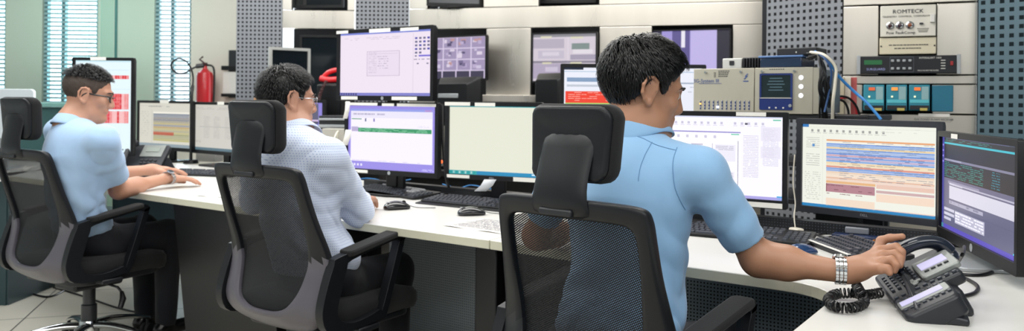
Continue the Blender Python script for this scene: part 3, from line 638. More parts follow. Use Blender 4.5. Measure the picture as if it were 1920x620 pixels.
# ------------------------------------------------------------------ office chairs
M_cf = mat('chair_frame_plastic', '#14161a', .40, 0, .12, 30, .04, spec=.35)
M_cfl = mat('chair_shell_plastic', '#56535b', .36, 0, .15, 12, .05)
M_pad = mat('chair_fabric_black', '#07080b', .9, 0, .15, 300, .15, sheen=.08)
M_net = netting('chair_netting', '#0a0c11', .0052, .40)
def interp(pts, z):
    return float(np.interp(z, [p[0] for p in pts], [p[1] for p in pts]))
BACKY = [(.40, -.18), (.425, -.235), (.45, -.272), (.48, -.292), (.52, -.292), (.58, -.270), (.64, -.254), (.70, -.262), (.80, -.292), (.90, -.325), (.98, -.350)]
LEAN = 0.
def by(x, z): return LEAN * (z - .64) + interp(BACKY, z) + x * x * float(np.interp(z, [.42, .62, .8], [1.0, .8, .6]))
def make_chair(label, loc, rz, zs=1., zo=0., net=None, tone=M_cfl, lean=0.):
    global LEAN; LEAN = lean
    t = thing('office_chair', label, 'chair', loc, rz, None)
    Zt = lambda z: z * zs + zo
    O = [(0, .40), (.07, .404), (.14, .418), (.20, .448), (.238, .50), (.25, .56), (.244, .64), (.230, .73), (.218, .82), (.213, .90), (.209, .945), (.190, .968), (.10, .974), (0, .975)]
    I = [(0, .490), (.05, .491), (.09, .499), (.122, .520), (.144, .56), (.158, .62), (.168, .69), (.174, .76), (.178, .83), (.178, .885), (.172, .912), (.15, .925), (.09, .928), (0, .928)]
    def loop(L): 
        full = L + [(-x, z) for x, z in L[-2:0:-1]]; return [(p.x, p.y) for p in spline([(x, z, 0) for x, z in full], 3, True)]
    o_, i_ = loop(O), loop(I)
    def strip(nm, o_, i_, mm, thf=.018, thb=.016):
        bm = BM(); rings = []
        for (ox, oz), (ix, iz) in zip(o_, i_):
            rg = []
            for f, dy in ((0, 0), (.0, -thb * .7), (.15, -thb), (.85, -thb), (1, -thb * .6), (1, thf * .6), (.8, thf), (.2, thf), (0, thf * .7)):
                x = ox + (ix - ox) * f; z = oz + (iz - oz) * f; rg.append(bm.verts.new((x, by(x, z) + dy, Zt(z))))
            rings.append(rg)
        n = len(rings)
        for k in range(n):
            A, B = rings[k], rings[(k + 1) % n]
            for j in range(len(A)): bm.faces.new((A[j], A[(j + 1) % len(A)], B[(j + 1) % len(A)], B[j]))
        return ob(nm, bm, mm, t, sub=1, ang=60)
    fr = strip('backrest_frame', o_, i_, [M_cf, tone])
    for p in fr.data.polygons:
        zc = sum(fr.data.vertices[v].co.z for v in p.vertices) / len(p.vertices)
        if zc < Zt(.66): p.material_index = 1
    # netting stretched in the frame
    bm = BM(); zz = [.49 + (.934 - .49) * k / 24 for k in range(25)]; rows = []
    half = sorted([(z, x) for x, z in I[1:-1]]) 
    for z in zz:
        xi = float(np.interp(z, [h[0] for h in half], [h[1] for h in half])) + .008
        rows.append([bm.verts.new((xi * s, by(xi * s, z) + .006 + .010 * (1 - s * s) * math.sin((z - .49) / .45 * math.pi), Zt(z))) for s in [-1 + 2 * k / 12 for k in range(13)]])
    for A, B in zip(rows, rows[1:]):
        for k in range(12): bm.faces.new((A[k], A[k + 1], B[k + 1], B[k]))
    net_o = ob('backrest_netting', bm, net or M_net, t); metric_uv(net_o)
    # headrest: carrier plate, shell, cushion
    bm = BM(); prof = [(.93, -.350, .084), (.95, -.366, .082), (.975, -.372, .078), (1.01, -.370, .074), (1.05, -.362, .074), (1.09, -.354, .076), (1.122, -.350, .076)]; rings = []
    for z, y, hw in prof:
        rings.append([bm.verts.new((x * hw, y + dy + x * x * .012 + LEAN * (z - .64), Zt(z))) for x, dy in ((-1, 0), (-.9, -.007), (-.4, -.008), (0, -.008), (.4, -.008), (.9, -.007), (1, 0), (.9, .006), (0, .008), (-.9, .006))])
    for A, B in zip(rings, rings[1:]):
        for k in range(10): bm.faces.new((A[k], A[(k + 1) % 10], B[(k + 1) % 10], B[k]))
    bm.faces.new(rings[0][::-1]); bm.faces.new(rings[-1]); ob('headrest_carrier', bm, M_cf, t, sub=1, ang=60)
    ob('carrier_catch', boxb((0, -.366 + LEAN * .3, Zt(.945)), (.09, .014, .016)), M_dark, t, bevel=.004)
    def pad(nm, outl, th, y0, mm, k2, bev):
        bm = BM(); n = len(outl); nn = 7; rings = []
        for j in range(nn + 1):
            rings.append(j)
        ya = lambda x, z: y0 + k2 * x * x + float(np.interp(z, [1.0, 1.05, 1.12, 1.19], [-.006, .0, .0, -.022])) + LEAN * (z - .64)
        prof2 = [(.0, .9), (.12, .975), (.35, 1.0), (.75, 1.0), (.93, .96), (1., .86)]
        cx = 0; cz = sum(p[1] for p in outl) / n; R_ = []
        for d, f in prof2:
            R_.append([bm.verts.new((x * f, ya(x * f, cz + (z - cz) * f) + d * th, Zt(cz + (z - cz) * f))) for x, z in outl])
        for A, B in zip(R_, R_[1:]):
            for k in range(n): bm.faces.new((A[k], A[(k + 1) % n], B[(k + 1) % n], B[k]))
        for rg, d in ((R_[0], 0), (R_[-1], 1)):   # fill as shrinking rings so the curved face stays smooth
            prev = rg
            for f in (.66, .33):
                f0 = .9 if d == 0 else .86
                cur = [bm.verts.new((x * f * f0, ya(x * f * f0, cz + (z - cz) * f * f0) + d * th, Zt(cz + (z - cz) * f * f0))) for x, z in outl]
                for k in range(n): bm.faces.new((prev[k], prev[(k + 1) % n], cur[(k + 1) % n], cur[k]))
                prev = cur
            bm.faces.new(prev)
        return ob(nm, bm, mm, t, ang=70)
    ol = [(x, z + 1.096) for x, z in rrect(.215, .165, .028, 4)]
    ol = [(x * (1.03 if z > 1.12 else .97), z) for x, z in ol]
    pad('headrest_shell', ol, .018, -.350, M_cf, .9, 0)
    ol2 = [(x * 1.06, 1.096 + (z - 1.096) * 1.06) for x, z in ol]
    pad('headrest_cushion', ol2, .050, -.340, M_pad, .9, 0)
    # seat
    bm = BM(); sp = rrect(.48, .50, .09, 6, 0, .03); rings = []
    for z, f in ((.425, .9), (.432, .97), (.455, 1.0), (.485, 1.0), (.505, .95), (.512, .82)):
        rings.append([bm.verts.new((x * f, .03 + (y - .03) * f, Zt(z) - max(0, y - .16) ** 2 * 1.6)) for x, y in sp])
    for A, B in zip(rings, rings[1:]):
        for k in range(len(A)): bm.faces.new((A[k], A[(k + 1) % len(A)], B[(k + 1) % len(A)], B[k]))
    bm.faces.new(rings[0][::-1]); bm.faces.new(rings[-1]); ob('seat', bm, M_pad, t, ang=60)
    bm = BM(); prism(bm, rrect(.44, .44, .08, 5, 0, .02), Zt(.40), Zt(.43)); ob('seat_shell', bm, M_dark, t, bevel=.008)
    # arms: closed plastic loops with a pad on top
    for s in (-1, 1):
        outer = [(-.262, .56), (-.225, .655), (-.195, .678), (.05, .716), (.095, .722), (.122, .708), (.118, .68), (.035, .455), (.0, .435), (-.12, .424), (-.235, .436), (-.272, .49)]
        inner = [(-.190, .56), (-.165, .635), (-.14, .660), (.045, .692), (.078, .696), (.090, .690), (.088, .675), (.012, .478), (-.005, .468), (-.10, .452), (-.175, .462), (-.205, .50)]
        outer = [(p.x, p.y) for p in spline([(a, b, 0) for a, b in outer], 3, True)]; inner = [(p.x, p.y) for p in spline([(a, b, 0) for a, b in inner], 3, True)]
        YZ = Matrix(((0, 0, 1, 0), (1, 0, 0, 0), (0, 1, 0, 0), (0, 0, 0, 1)))
        bm = BM(); x0 = .232; ring_prism(bm, [(y, Zt(z)) for y, z in outer], [(y, Zt(z)) for y, z in inner], x0, x0 + .034, Matrix.Scale(s, 4, (1, 0, 0)) @ YZ)
        ob('armrest', bm, [M_cf], t, bevel=.005, ang=35)
        bm = BM(); prism(bm, rrect(.062, .26, .02, 4, 0, 0), 0, .02, Matrix.Translation((s * .25, -.035, Zt(.690))) @ Matrix.Rotation(R(8.5), 4, 'X')); ob('armrest_pad', bm, M_pad, t, bevel=.006)
        ob('arm_bracket', boxb((s * .19, -.06, Zt(.415)), (.16, .10, .02)), M_dark, t, bevel=.005)
    ob('tilt_mechanism', boxb((0, 0, Zt(.375)), (.16, .24, .05)), M_dark, t, bevel=.012)
    bm = BM(); tube(bm, [(.08, .02, Zt(.37)), (.17, .03, Zt(.36)), (.21, .03, Zt(.335))], .006); ob('height_lever_rod', bm, M_chrome, t)
    bm = BM(); tube(bm, [(.20, .03, Zt(.345)), (.225, .02, Zt(.32)), (.235, .0, Zt(.285))], [.008, .014, .011], flat=.5); ob('height_lever', bm, M_blackp, t)
    bm = BM(); lathe(bm, [(0, .10), (.034, .10), (.034, Zt(.27)), (.027, Zt(.275)), (.027, Zt(.36)), (0, Zt(.36))], 24); ob('gas_cylinder', bm, mat('cylinder_grey', '#3a3c40', .35, .3, .05, 20), t)
    bm = BM(); lathe(bm, [(0, .085), (.045, .085), (.05, .12), (.04, .145), (0, .15)], 24); ob('base_hub', bm, M_chrome, t)
    for k in range(5):
        a = R(72 * k + 20); d = Vector((math.cos(a), math.sin(a), 0)); bm = BM()
        pts = [d * .03 + Vector((0, 0, .122)), d * .12 + Vector((0, 0, .125)), d * .23 + Vector((0, 0, .108)), d * .325 + Vector((0, 0, .078))]
        tube(bm, spline(pts, 4), [.026 - .013 * j / 12 for j in range(13)], 10, flat=.65); ob('base_leg', bm, M_chrome, t)
        e = d * .315; perp = Vector((-d.y, d.x, 0)); cw = BM()
        for sg in (-1, 1): lathe(cw, [(0, -.009), (.024, -.009), (.028, -.004), (.028, .004), (.024, .009), (0, .009)], 16, Matrix.Translation(e + perp * sg * .016 + Vector((0, 0, .0282))) @ Matrix.Rotation(a, 4, 'Z') @ Matrix.Rotation(R(90), 4, 'X'))
        tube(cw, [e + Vector((0, 0, .03)), e + Vector((0, 0, .078))], .008); ob('caster', cw, M_rubber, t)
    return t
CH = {}
def chair_pose(px, Z, dist=.31):  # headrest column and depth -> centre of the base
    return (px - 960) / F * Z, Z
def place_chair(key, label, hx_, Z, th, **k):
    n = Vector((math.sin(R(th)), math.cos(R(th)), 0)); b = Vector(((hx_ - 960) / F * Z, Z, 0)) + n * (.335 - k.get('lean', 0) * .45)
    CH[key] = make_chair(label, (b.x, b.y, 0), -R(th), **k); return b
B3 = place_chair('near', 'black mesh office chair with headrest behind the man reaching for the phone', 1070, 1.80, 41, lean=.13, tone=mat('chair_shell_dark', '#17191d', .4, 0, .1, 20))
B2 = place_chair('mid', 'grey and black mesh office chair with headrest behind the man in patterned shirt', 474, 2.62, 33)
B1 = place_chair('left', 'grey and black mesh office chair holding the man in dark rimmed glasses, chrome base showing', 32, 3.46, 30, zs=1.06, zo=-.07)

# ------------------------------------------------------------------ screens on the desks
ROW = 'flat screens standing along the desks'
monitor('portrait monitor showing a red striped table in front of the man in glasses', (138, 107, 291), (254, 109, 293), .556, scr_redtable, bez=.017, bot=.02, labels=((.3, .55, .012, .018),), stand='plate')
monitor('monitor with a striped coloured schedule and red bar beside the portrait screen', (262, 187, 277), (364, 190, 286), .345, scr_sched, labels=((.44, .6, .02, .022),))
monitor('grey lit monitor right beside the schedule screen, partly behind a headrest', (364, 189, 284), (466, 194, 296), .345, scr_grey, labels=((.5, .62, .02, .02),))
monitor('small purple lit monitor beyond the face of the man in patterned shirt', (520, 186, 276), (612, 188, 280), .30, scr_purple)
monitor('upper monitor of the stacked pair showing a pale pink page', (637, 55, 185), (818, 50, 193), .345, scr_pink, strength=.95, labels=((.0, .13, .03, .014), (.36, .58, .035, .018), (.68, .86, .04, .015), (.06, .24, .965, .016), (.6, .85, .965, .016)), brand='disc', stand='plate', base_m=M_blackp)
monitor('lower monitor of the stacked pair with a green table row', (651, 191, 323), (826, 192, 334), .345, scr_green(), labels=((.04, .37, .03, .013), (.42, .55, .035, .013), (.58, .98, .035, .014), (.04, .27, .965, .014)), brand='disc')
monitor('monitor showing an empty cream page behind the two keyboards', (838, 188, 331), (1020, 194, 345), .345, scr_cream, labels=((.0, .27, .03, .016), (.32, .53, .035, .016), (.03, .27, .965, .014), (.72, .98, .965, .018)), brand='DELL', bez=.02, bot=.022)
monitor('wide monitor with a red alarm list partly behind the dark haired head', (1050, 122, 270), (1322, 119, 268), .37, scr_alarm, labels=((.3, .8, .02, .014),), stand='plate')
monitor('white lit monitor with overlapping windows in front of the reaching man', (1212, 203, 369), (1479, 214, 396), .34, scr_white, labels=((.66, .86, .025, .014), (.72, .97, .965, .018)), bez=.018, bot=.03)
monitor('monitor with a coloured calendar page between the white and terminal screens', (1498, 214, 387), (1772, 236, 434), .345, scr_calendar, bez=.021, bot=.024, col=mat('bezel_grey', '#303238', .4, 0, .08, 30), brand='DELL')
monitor('angled monitor with a black terminal window standing behind the desk phone', (1771, 240, 436), (1926, 268, 527), .335, scr_terminal, labels=((.22, .31, .035, .014),), brand='disc', bez=.018, bot=.032, base_m=M_silver)
# silver framed old monitor behind the middle man
monitor('old monitor with a silver frame and blank dark screen', (503, 89, 188), (580, 90, 186), .36, None, base_z=1.07, col=mat('silver_frame', '#b4b5b2', .35, .3, .05, 30), bez=.02, bot=.03)
# screens in the wall cabinet
WALL = 'screens mounted in the steel wall cabinet'
monitor('wall cabinet screen tiled with twelve camera pictures', (806, 68, 150), (915, 66, 152), .33, scr_cctv12, stand=None, strength=.8, name='wall_screen', base_z=1.2, bez=.012, bot=.015)
monitor('wall cabinet screen with four grey camera pictures', (998, 62, 155), (1121, 60, 156), .37, scr_cctv4, stand=None, strength=.85, name='wall_screen', base_z=1.2, bez=.012, bot=.015)
monitor('wall cabinet screen showing a violet corridor picture', (1222, 56, 150), (1371, 54, 152), .36, scr_corridor, stand=None, strength=.8, name='wall_screen', base_z=1.2, bez=.010, bot=.015)
monitor('switched off black screen in the wall cabinet behind the silver monitor', (563, 66, 190), (641, 66, 190), .5, None, stand=None, name='wall_screen', base_z=1.2)
monitor('black screen above the steel band beside the perforated panel', (552, -70, 15), (646, -70, 16), .36, None, stand=None, name='wall_screen', base_z=1.8)
monitor('black screen above the steel band over the twelve picture screen', (800, -85, 13), (903, -85, 12), .40, None, stand='round', name='wall_screen', base_z=1.89)
monitor('black screen above the steel band over the four picture screen', (1012, -90, 7), (1118, -92, 6), .40, None, stand='round', name='wall_screen', base_z=1.90)
monitor('black screen above the steel band over the corridor picture', (1240, -98, 3), (1350, -99, 2), .40, None, stand='round', name='wall_screen', base_z=1.91)
# rear sides of two black monitors facing away
def rear_monitor(label, a, b, H, band):
    za, zb = F * H / (a[2] - a[1]), F * H / (b[2] - b[1]); pa, pb = P(a[0], (a[1] + a[2]) / 2, za), P(b[0], (b[1] + b[2]) / 2, zb)
    mid = (pa + pb) / 2; W = (pb.xy - pa.xy).length
    t = thing('monitor', label, 'monitor', (mid.x, mid.y, DESK), math.atan2(pb.y - pa.y, pb.x - pa.x)); cz = mid.z - DESK
    bm = BM(); rings = []
    for f, y in ((1, .05), (1, .03), (.97, .02), (.8, -.01), (.72, -.03)): rings.append([bm.verts.new((x * f, y, cz + z * f)) for x, z in rrect(W, H, .02, 4)])
    for A, B in zip(rings, rings[1:]):
        for k in range(len(A)): bm.faces.new((A[k], A[(k + 1) % len(A)], B[(k + 1) % len(A)], B[k]))
    bm.faces.new(rings[0]); bm.faces.new(rings[-1]); ob('casing', bm, M_blackp, t, bevel=.003)
    if band: ob('metal_band', boxb((-.04, -.034, cz + H * .12), (W * .5, .01, .03)), M_silver, t, bevel=.004)
    ob('stand_neck', boxb((0, .0, cz / 2), (.08, .03, cz)), M_blackp, t, bevel=.004); ob('stand_base', boxb((0, 0, .008), (.24, .18, .016)), M_blackp, t, bevel=.004)
rear_monitor('black monitor seen from behind with a silver band under the camera pictures', (818, 145, 235), (893, 143, 240), .33, True)
rear_monitor('plain black monitor seen from behind beside the red alarm list', (1002, 137, 225), (1060, 136, 228), .32, False)
# ------------------------------------------------------------------ keyboards, mice, phones, papers, cables
M_key = mat('keycap_dark', '#3c3f47', .35, 0, .2, 60); M_keyl = mat('keycap_pale', '#b4b4b8', .4, 0, .1, 60)
def keyboard(label, c, rz, L=.44, Wd=.145, pale=(), palm=False, strip=False, key=M_key, group=None):
    t = thing('keyboard', label, 'keyboard', (c.x, c.y, DESK), rz, group)
    tilt = Matrix.Rotation(R(5), 4, 'X'); bm = BM()
    prism(bm, rrect(L, Wd, .012, 3), .004, .018, tilt); 
    if palm: prism(bm, rrect(L, .05, .014, 3, 0, -Wd / 2 - .015), .002, .013, tilt)
    ob('case', bm, M_blackp, t, bevel=.002)
    u = (L - .02) / 22.6; x0 = -L / 2 + .012; rows = [Wd / 2 - .018 - k * (Wd - .03) / 5.4 - (.006 if k else 0) for k in range(6)]
    def caps(nm, items, m):
        bm = BM()
        for x, y, wdt in items:
            for (f0, z0), (f1, z1) in (((1., .016), (.82, .024)),):
                a = [bm.verts.new(tilt @ Vector((x + sx * (wdt * u - .0025) / 2 * f0, y + sy * (.0155) / 2 * f0, z0))) for sx, sy in ((-1, -1), (1, -1), (1, 1), (-1, 1))]
                b = [bm.verts.new(tilt @ Vector((x + sx * ((wdt * u - .0025) / 2 - .002), y + sy * .0055 + .0006, z1))) for sx, sy in ((-1, -1), (1, -1), (1, 1), (-1, 1))]
                for k in range(4): bm.faces.new((a[k], a[(k + 1) % 4], b[(k + 1) % 4], b[k]))
                bm.faces.new(b)
        return ob(nm, bm, m, t, smooth=False)
    fn = [(x0 + (.5 + k + (k > 0) + .5 * (k > 4) + .5 * (k > 8)) * u, rows[0], 1) for k in range(13)]
    caps('function_keys', fn, M_keyl if 'fn' in pale else key)
    main = []
    for r_, ws in enumerate(([1] * 13 + [2], [1.5] + [1] * 12 + [1.5], [1.75] + [1] * 11 + [2.25], [2.25] + [1] * 10 + [2.75], [1.25] * 3 + [6.25] + [1.25] * 4)):
        x = x0
        for wd in ws: main.append((x + wd * u / 2, rows[r_ + 1], wd)); x += wd * u
    caps('letter_keys', main, key)
    nav = [(x0 + (15.5 + k) * u, rows[j], 1) for j in (0, 1, 2) for k in range(3)]
    caps('navigation_keys', nav, M_keyl if 'nav' in pale else key); caps('arrow_keys', [(x0 + 16.5 * u, rows[4], 1)] + [(x0 + (15.5 + k) * u, rows[5], 1) for k in range(3)], key)
    num = [(x0 + (19 + k) * u, rows[j], 1) for j in (1, 2, 3, 4, 5) for k in range(4) if not (j == 5 and k == 1)]
    caps('number_keys', num, M_keyl if 'num' in pale else key)
    if strip: ob('white_strip', boxb((-.02, -Wd / 2 + .008, .0215), (L * .72, .012, .002), tilt), M_white, t, smooth=False, label='white strip along the front edge')
    return t
def between(a, b): return (a + b) / 2, math.atan2(b.y - a.y, b.x - a.x)
HB = DESK + .015
c, rz = between(PH(666, 350, HB), PH(820, 372, HB)); keyboard('black keyboard with pale upper keys under the hand of the man in patterned shirt', PH(742, 357, HB), rz - R(2), L=.50, Wd=.165, pale=('fn', 'nav'))
keyboard('black keyboard in front of the cream page monitor, a mouse before it', PH(893, 378, HB), -R(33), L=.50, Wd=.15, palm=True)
keyboard('black keyboard under the white lit monitor beside the short sleeve', PH(1392, 435, HB), -R(29), L=.45, Wd=.165)
keyboard('black keyboard with a white front strip beside the watch wearing hand', PH(1606, 464, HB), between(PH(1543, 469, HB), PH(1600, 491, HB))[1], L=.34, Wd=.17, strip=True)
keyboard('dark keyboard under the fingers of the man in dark rimmed glasses', PH(378, 323, HB), -R(14), L=.48, Wd=.15)
def mouse(label, c, rz, col=M_blackp, cable=None):
    t = thing('computer_mouse', label, 'mouse', (c.x, c.y, DESK), rz); bm = BM(); rings = []
    for y, hw, hh in ((-.056, .012, .012), (-.050, .024, .022), (-.035, .030, .032), (-.01, .031, .037), (.02, .029, .034), (.045, .026, .024), (.056, .016, .014)):
        rings.append([bm.verts.new((hw * math.cos(a) * (1 if math.sin(a) > -.2 else 1.03), y, max(0.001, hh * (.35 + .65 * math.sin(a)) if math.sin(a) > 0 else hh * .35 * (1 + math.sin(a))))) for a in [2 * math.pi * k / 16 for k in range(16)]])
    for A, B in zip(rings, rings[1:]):
        for k in range(16): bm.faces.new((A[k], A[(k + 1) % 16], B[(k + 1) % 16], B[k]))
    bm.faces.new(rings[0][::-1]); bm.faces.new(rings[-1]); ob('shell', bm, col, t, sub=1, ang=80)
    bm = BM(); lathe(bm, [(0, -.003), (.009, -.003), (.009, .003), (0, .003)], 14, Matrix.Translation((0, .030, .026)) @ Matrix.Rotation(R(90), 4, 'Y')); ob('scroll_wheel', bm, M_rubber, t)
    ob('brand_strip', boxb((0, -.040, .0305), (.022, .007, .0015), Matrix.Rotation(R(0), 4, 'X')), M_silver, t, smooth=False)
    if cable: bm = BM(); tube(bm, spline(cable, 6), .0016, 6); ob('cord', bm, M_cable, t)
    return t
M_mouse = mat('mouse_gloss', '#14161a', .18, 0, .1, 60, coat=.5)
mouse('black mouse beside the patterned sleeve, in front of the keyboard with pale keys', PH(744, 392, DESK), -R(62), M_mouse, [(0, .055, .012), (.015, .09, .004), (.05, .15, .004)])
mouse('black mouse beside the printed sheet, in front of the plain black keyboard', PH(884, 403, DESK), -R(75), M_mouse, [(0, .055, .012), (-.01, .09, .004), (.02, .13, .006)])
mouse('small dark blue mouse beside the bare forearm on the white desk', PH(1502, 478, DESK), -R(60), mat('mouse_blue', '#163a66', .2, 0, .1, 60, coat=.5))
# printed sheets
def sheet(label, c, rz, w=.297, h=.21, z=.0015, lines=True, col=M_label, name='printed_sheet'):
    t = thing(name, label, 'paper', (c.x, c.y, DESK), rz); bm = BM(); n = 8
    g = [[bm.verts.new(((i / n - .5) * w, (j / n - .5) * h, z + .002 * math.sin(i * 1.3 + j))) for j in range(n + 1)] for i in range(n + 1)]
    for i in range(n):
        for j in range(n): bm.faces.new((g[i][j], g[i + 1][j], g[i + 1][j + 1], g[i][j + 1]))
    ob('sheet', bm, col, t, solid=.0006)
    if lines:
        bm = BM(); rn = random.Random(3)
        for k in range(20):
            y = h * .42 - k * h * .042; x = -w * .44
            while x < w * .4:
                ww = rn.uniform(.01, .05); box(bm, (x + ww / 2, y, z + .003), (ww * .85, .0028, .0002)); x += ww
        for k in range(5): box(bm, (0, h * .43 - k * h * .21, z + .003), (w * .9, .0012, .0002))
        ob('print', bm, mat('print_violet_grey', '#56546c', .7, 0, .1, 40), t, smooth=False)
    return t
sheet('white sheet with violet grey print lying at the desk edge beside the mouse', PH(925, 424, DESK), -R(38), .28, .22)
sheet('blank pale sheet lying before the grey chair on the white desk', PH(420, 366, DESK), -R(20), .2, .14, lines=False)
# phones -------------------------------------------------
M_ph = mat('phone_black', '#1d2026', .38, 0, .12, 50, .03); M_phs = mat('phone_silver_face', '#8d918e', .35, .3, .05, 40)
M_lcd = emis('phone_lcd', '#cbc6ea', .72); M_lcdoff = mat('phone_lcd_off', '#8c938c', .3, 0, .05, 40)
def desk_phone(label, c, rz, s=1., ang=28):
    t = thing('desk_phone', label, 'phone', (c.x, c.y, DESK), rz); tl = Matrix.Translation((0, 0, .02 + (ang - 28) * .0018)) @ Matrix.Rotation(R(ang), 4, 'X')
    bm = BM(); prism(bm, [(-.09, -.005), (.11, -.005), (.11, .0), (.02, .09), (-.02, .09)], -.1 * s, .1 * s, Matrix(((0, 0, 1, 0), (1, 0, 0, 0), (0, 1, 0, 0.005), (0, 0, 0, 1)))); ob('stand', bm, M_ph, t, bevel=.004)
    bm = BM(); prism(bm, rrect(.20 * s, .20, .015, 4), 0.02, .045, tl); ob('body', bm, M_ph, t, bevel=.005)
    ob('display_face', boxb((.03, .055, .047), (.12, .075, .006), tl), M_phs, t, bevel=.002); ob('display', boxb((.03, .062, .051), (.075, .028, .003), tl), M_lcdoff, t, smooth=False)
    bm = BM()
    for i in range(4):
        for j in range(5): box(bm, (-.005 + i * .024, -.005 - j * .018, .047), (.017, .011, .006), tl)
    ob('keypad', bm, M_dark, t, bevel=.001)
    bm = BM(); pts = [tl @ Vector(v) for v in ((-.07, .085, .075), (-.072, .04, .088), (-.072, -.04, .088), (-.07, -.085, .075))]; tube(bm, spline(pts, 5), [.024, .022, .019, .017, .016, .016, .015, .015, .015, .016, .016, .017, .02, .022, .023, .024], 12); ob('handset', bm, M_ph, t)
    return t
A = PH(276, 329, DESK); _p = desk_phone('black desk phone with a silver display face beside the portrait screen', Vector((A.x, A.y, 0)), -R(8), 1.1, 48); _p.scale = (1.1, 1.1, 1.1)
# console phone behind the patterned shoulder
A = P(640, 300, 3.35)
t = thing('desk_phone', 'black console phone with silver display beside the shoulder of the patterned shirt', 'phone', (A.x, A.y, DESK), -R(25)); t.scale = (.62, .62, .9); tl = Matrix.Translation((0, .0, .06)) @ Matrix.Rotation(R(35), 4, 'X')
bm = BM(); prism(bm, rrect(.20, .20, .01, 3), .03, .06, tl); ob('body', bm, M_ph, t, bevel=.004); ob('display_face', boxb((-.02, .0, .062), (.15, .17, .005), tl), M_phs, t, bevel=.001); ob('display', boxb((-.03, .02, .065), (.10, .10, .003), tl), mat('phone_lcd_dark', '#3c4244', .3, 0, .05, 40), t, smooth=False)
bm = BM()
for k in range(5): box(bm, (.085, .07 - k * .035, .064), (.014, .018, .008), tl)
ob('side_keys', bm, M_white, t, bevel=.001); ob('stand', boxb((0, .03, .05), (.16, .12, .10)), M_ph, t, bevel=.01)

# the large phone under the reaching hand: panel axes measured in the room
pA = P(1637, 518, 1.95); pB = P(1701, 602, 1.64); pu = (pB - pA); LU = pu.length; pu.normalize()
pv = Vector((.13, .02, .075)); pv = (pv - pu * pv.dot(pu)).normalized(); pn = pu.cross(pv).normalized()
if pn.z < 0: pn = -pn
t = thing('desk_phone', 'large black desk phone with two lit displays under the reaching hand', 'phone', (pA.x, pA.y, DESK), 0)
t2 = Matrix.Translation(-Vector((pA.x, pA.y, DESK)))
PM = t2 @ Matrix(((pu.x, pv.x, pn.x, pA.x), (pu.y, pv.y, pn.y, pA.y), (pu.z, pv.z, pn.z, pA.z), (0, 0, 0, 1)))   # local (u, v, n)
bm = BM(); prism(bm, rrect(LU * .62, .158, .012, 4, LU * .31, .079), -.028, 0, PM); ob('body', bm, M_ph, t, bevel=.006)
bm = BM(); prism(bm, rrect(LU * .36, .118, .018, 5, LU * .79, .059), -.045, .004, PM); ob('key_module', bm, M_ph, t, bevel=.008)
# raised display head
bm = BM(); prism(bm, rrect(.105, .085, .008, 3, LU * .36, .125), -.004, .010, PM); ob('display_face', bm, M_phs, t, bevel=.003)
ob('display', boxb((LU * .335, .122, .0108), (.040, .060, .002), PM), M_lcd, t, smooth=False)
bm = BM(); 
for k in range(4): box(bm, (LU * .335 + .036, .100 + k * .015, .0112), (.006, .010, .003), PM)
ob('soft_keys', bm, M_dark, t)
bm = BM()
for i in range(6):
    for j in range(5): box(bm, (LU * .14 + i * .019, .016 + j * .0145 - (.0), .002), (.010, .008, .005), PM)
ob('keypad', bm, mat('phone_key', '#30353e', .35, 0, .1, 40), t, bevel=.0012)
bm = BM()
for j in range(9): box(bm, (LU * .585, .012 + j * .0165, .002), (.007, .010, .005), PM)
ob('line_keys', bm, mat('phone_key', '#30353e'), t, bevel=.0012)
bm = BM(); lathe(bm, [(0, 0), (.012, 0), (.010, .004), (0, .004)], 16, PM @ Matrix.Translation((LU * .47, .062, 0))); box(bm, (LU * .47, .062, .003), (.008, .034, .004), PM); box(bm, (LU * .47, .062, .003), (.034, .008, .004), PM); ob('navigation_key', bm, M_phs, t, bevel=.001)
bm = BM(); prism(bm, rrect(.040, .108, .006, 3, LU * .775, .058), .002, .007, PM); ob('module_frame', bm, M_phs, t, bevel=.0015)
ob('module_display', boxb((LU * .775, .054, .0078), (.023, .090, .0012), PM), M_lcd, t, smooth=False)
for s_ in (-1, 1):
    bm = BM()
    for j in range(8): box(bm, (LU * .775 + s_ * .028, .012 + j * .0135, .005), (.008, .0085, .004), PM)
    ob('module_keys', bm, mat('phone_key', '#30353e'), t, bevel=.001)
# wedge foot
o0 = Vector((pA.x, pA.y, DESK)); f1, f2, f3, f4 = [PH(*q, DESK) - o0 for q in ((1716, 603), (1819, 613), (1795, 570), (1690, 560))]
bm = BM(); lo = [bm.verts.new(v) for v in (f1, f2, f3, f4)]; hi = [bm.verts.new(v + Vector((0, 0, h))) for v, h in ((f1, .03), (f2, .014), (f3, .05), (f4, .06))]
for k in range(4): bm.faces.new((lo[k], lo[(k + 1) % 4], hi[(k + 1) % 4], hi[k]))
bm.faces.new(lo[::-1]); bm.faces.new(hi); ob('foot', bm, M_ph, t, bevel=.005)
bm = BM(); box(bm, (LU * .55, .09, -.055), (.10, .09, .07), PM); ob('stand', bm, M_ph, t, bevel=.012)
# handset (being lifted): top level
hp = [P(1676, 486, 1.90), P(1690, 469, 1.89), P(1714, 457, 1.88), P(1742, 453, 1.88), P(1764, 459, 1.88), P(1778, 472, 1.88)]
bm = BM(); sp = spline(hp, 5); n = len(sp); tube(bm, sp, [.0215 - .003 * math.sin(math.pi * k / (n - 1)) for k in range(n)], 14, flat=.85)
for e, d_ in ((hp[0], hp[1] - hp[0]), (hp[-1], hp[-1] - hp[-2])):
    lathe(bm, [(0, -.022), (.020, -.022), (.024, -.012), (.022, .006), (.012, .016), (0, .018)], 18, Matrix.Translation(e + Vector((0, 0, -.006))))
o = ob('phone_handset', bm, mat('handset_navy', '#141d2c', .25, 0, .1, 40, coat=.4), None, sub=1, ang=70); tag(o, 'dark curved phone handset held by the reaching hand above the large phone', 'handset')
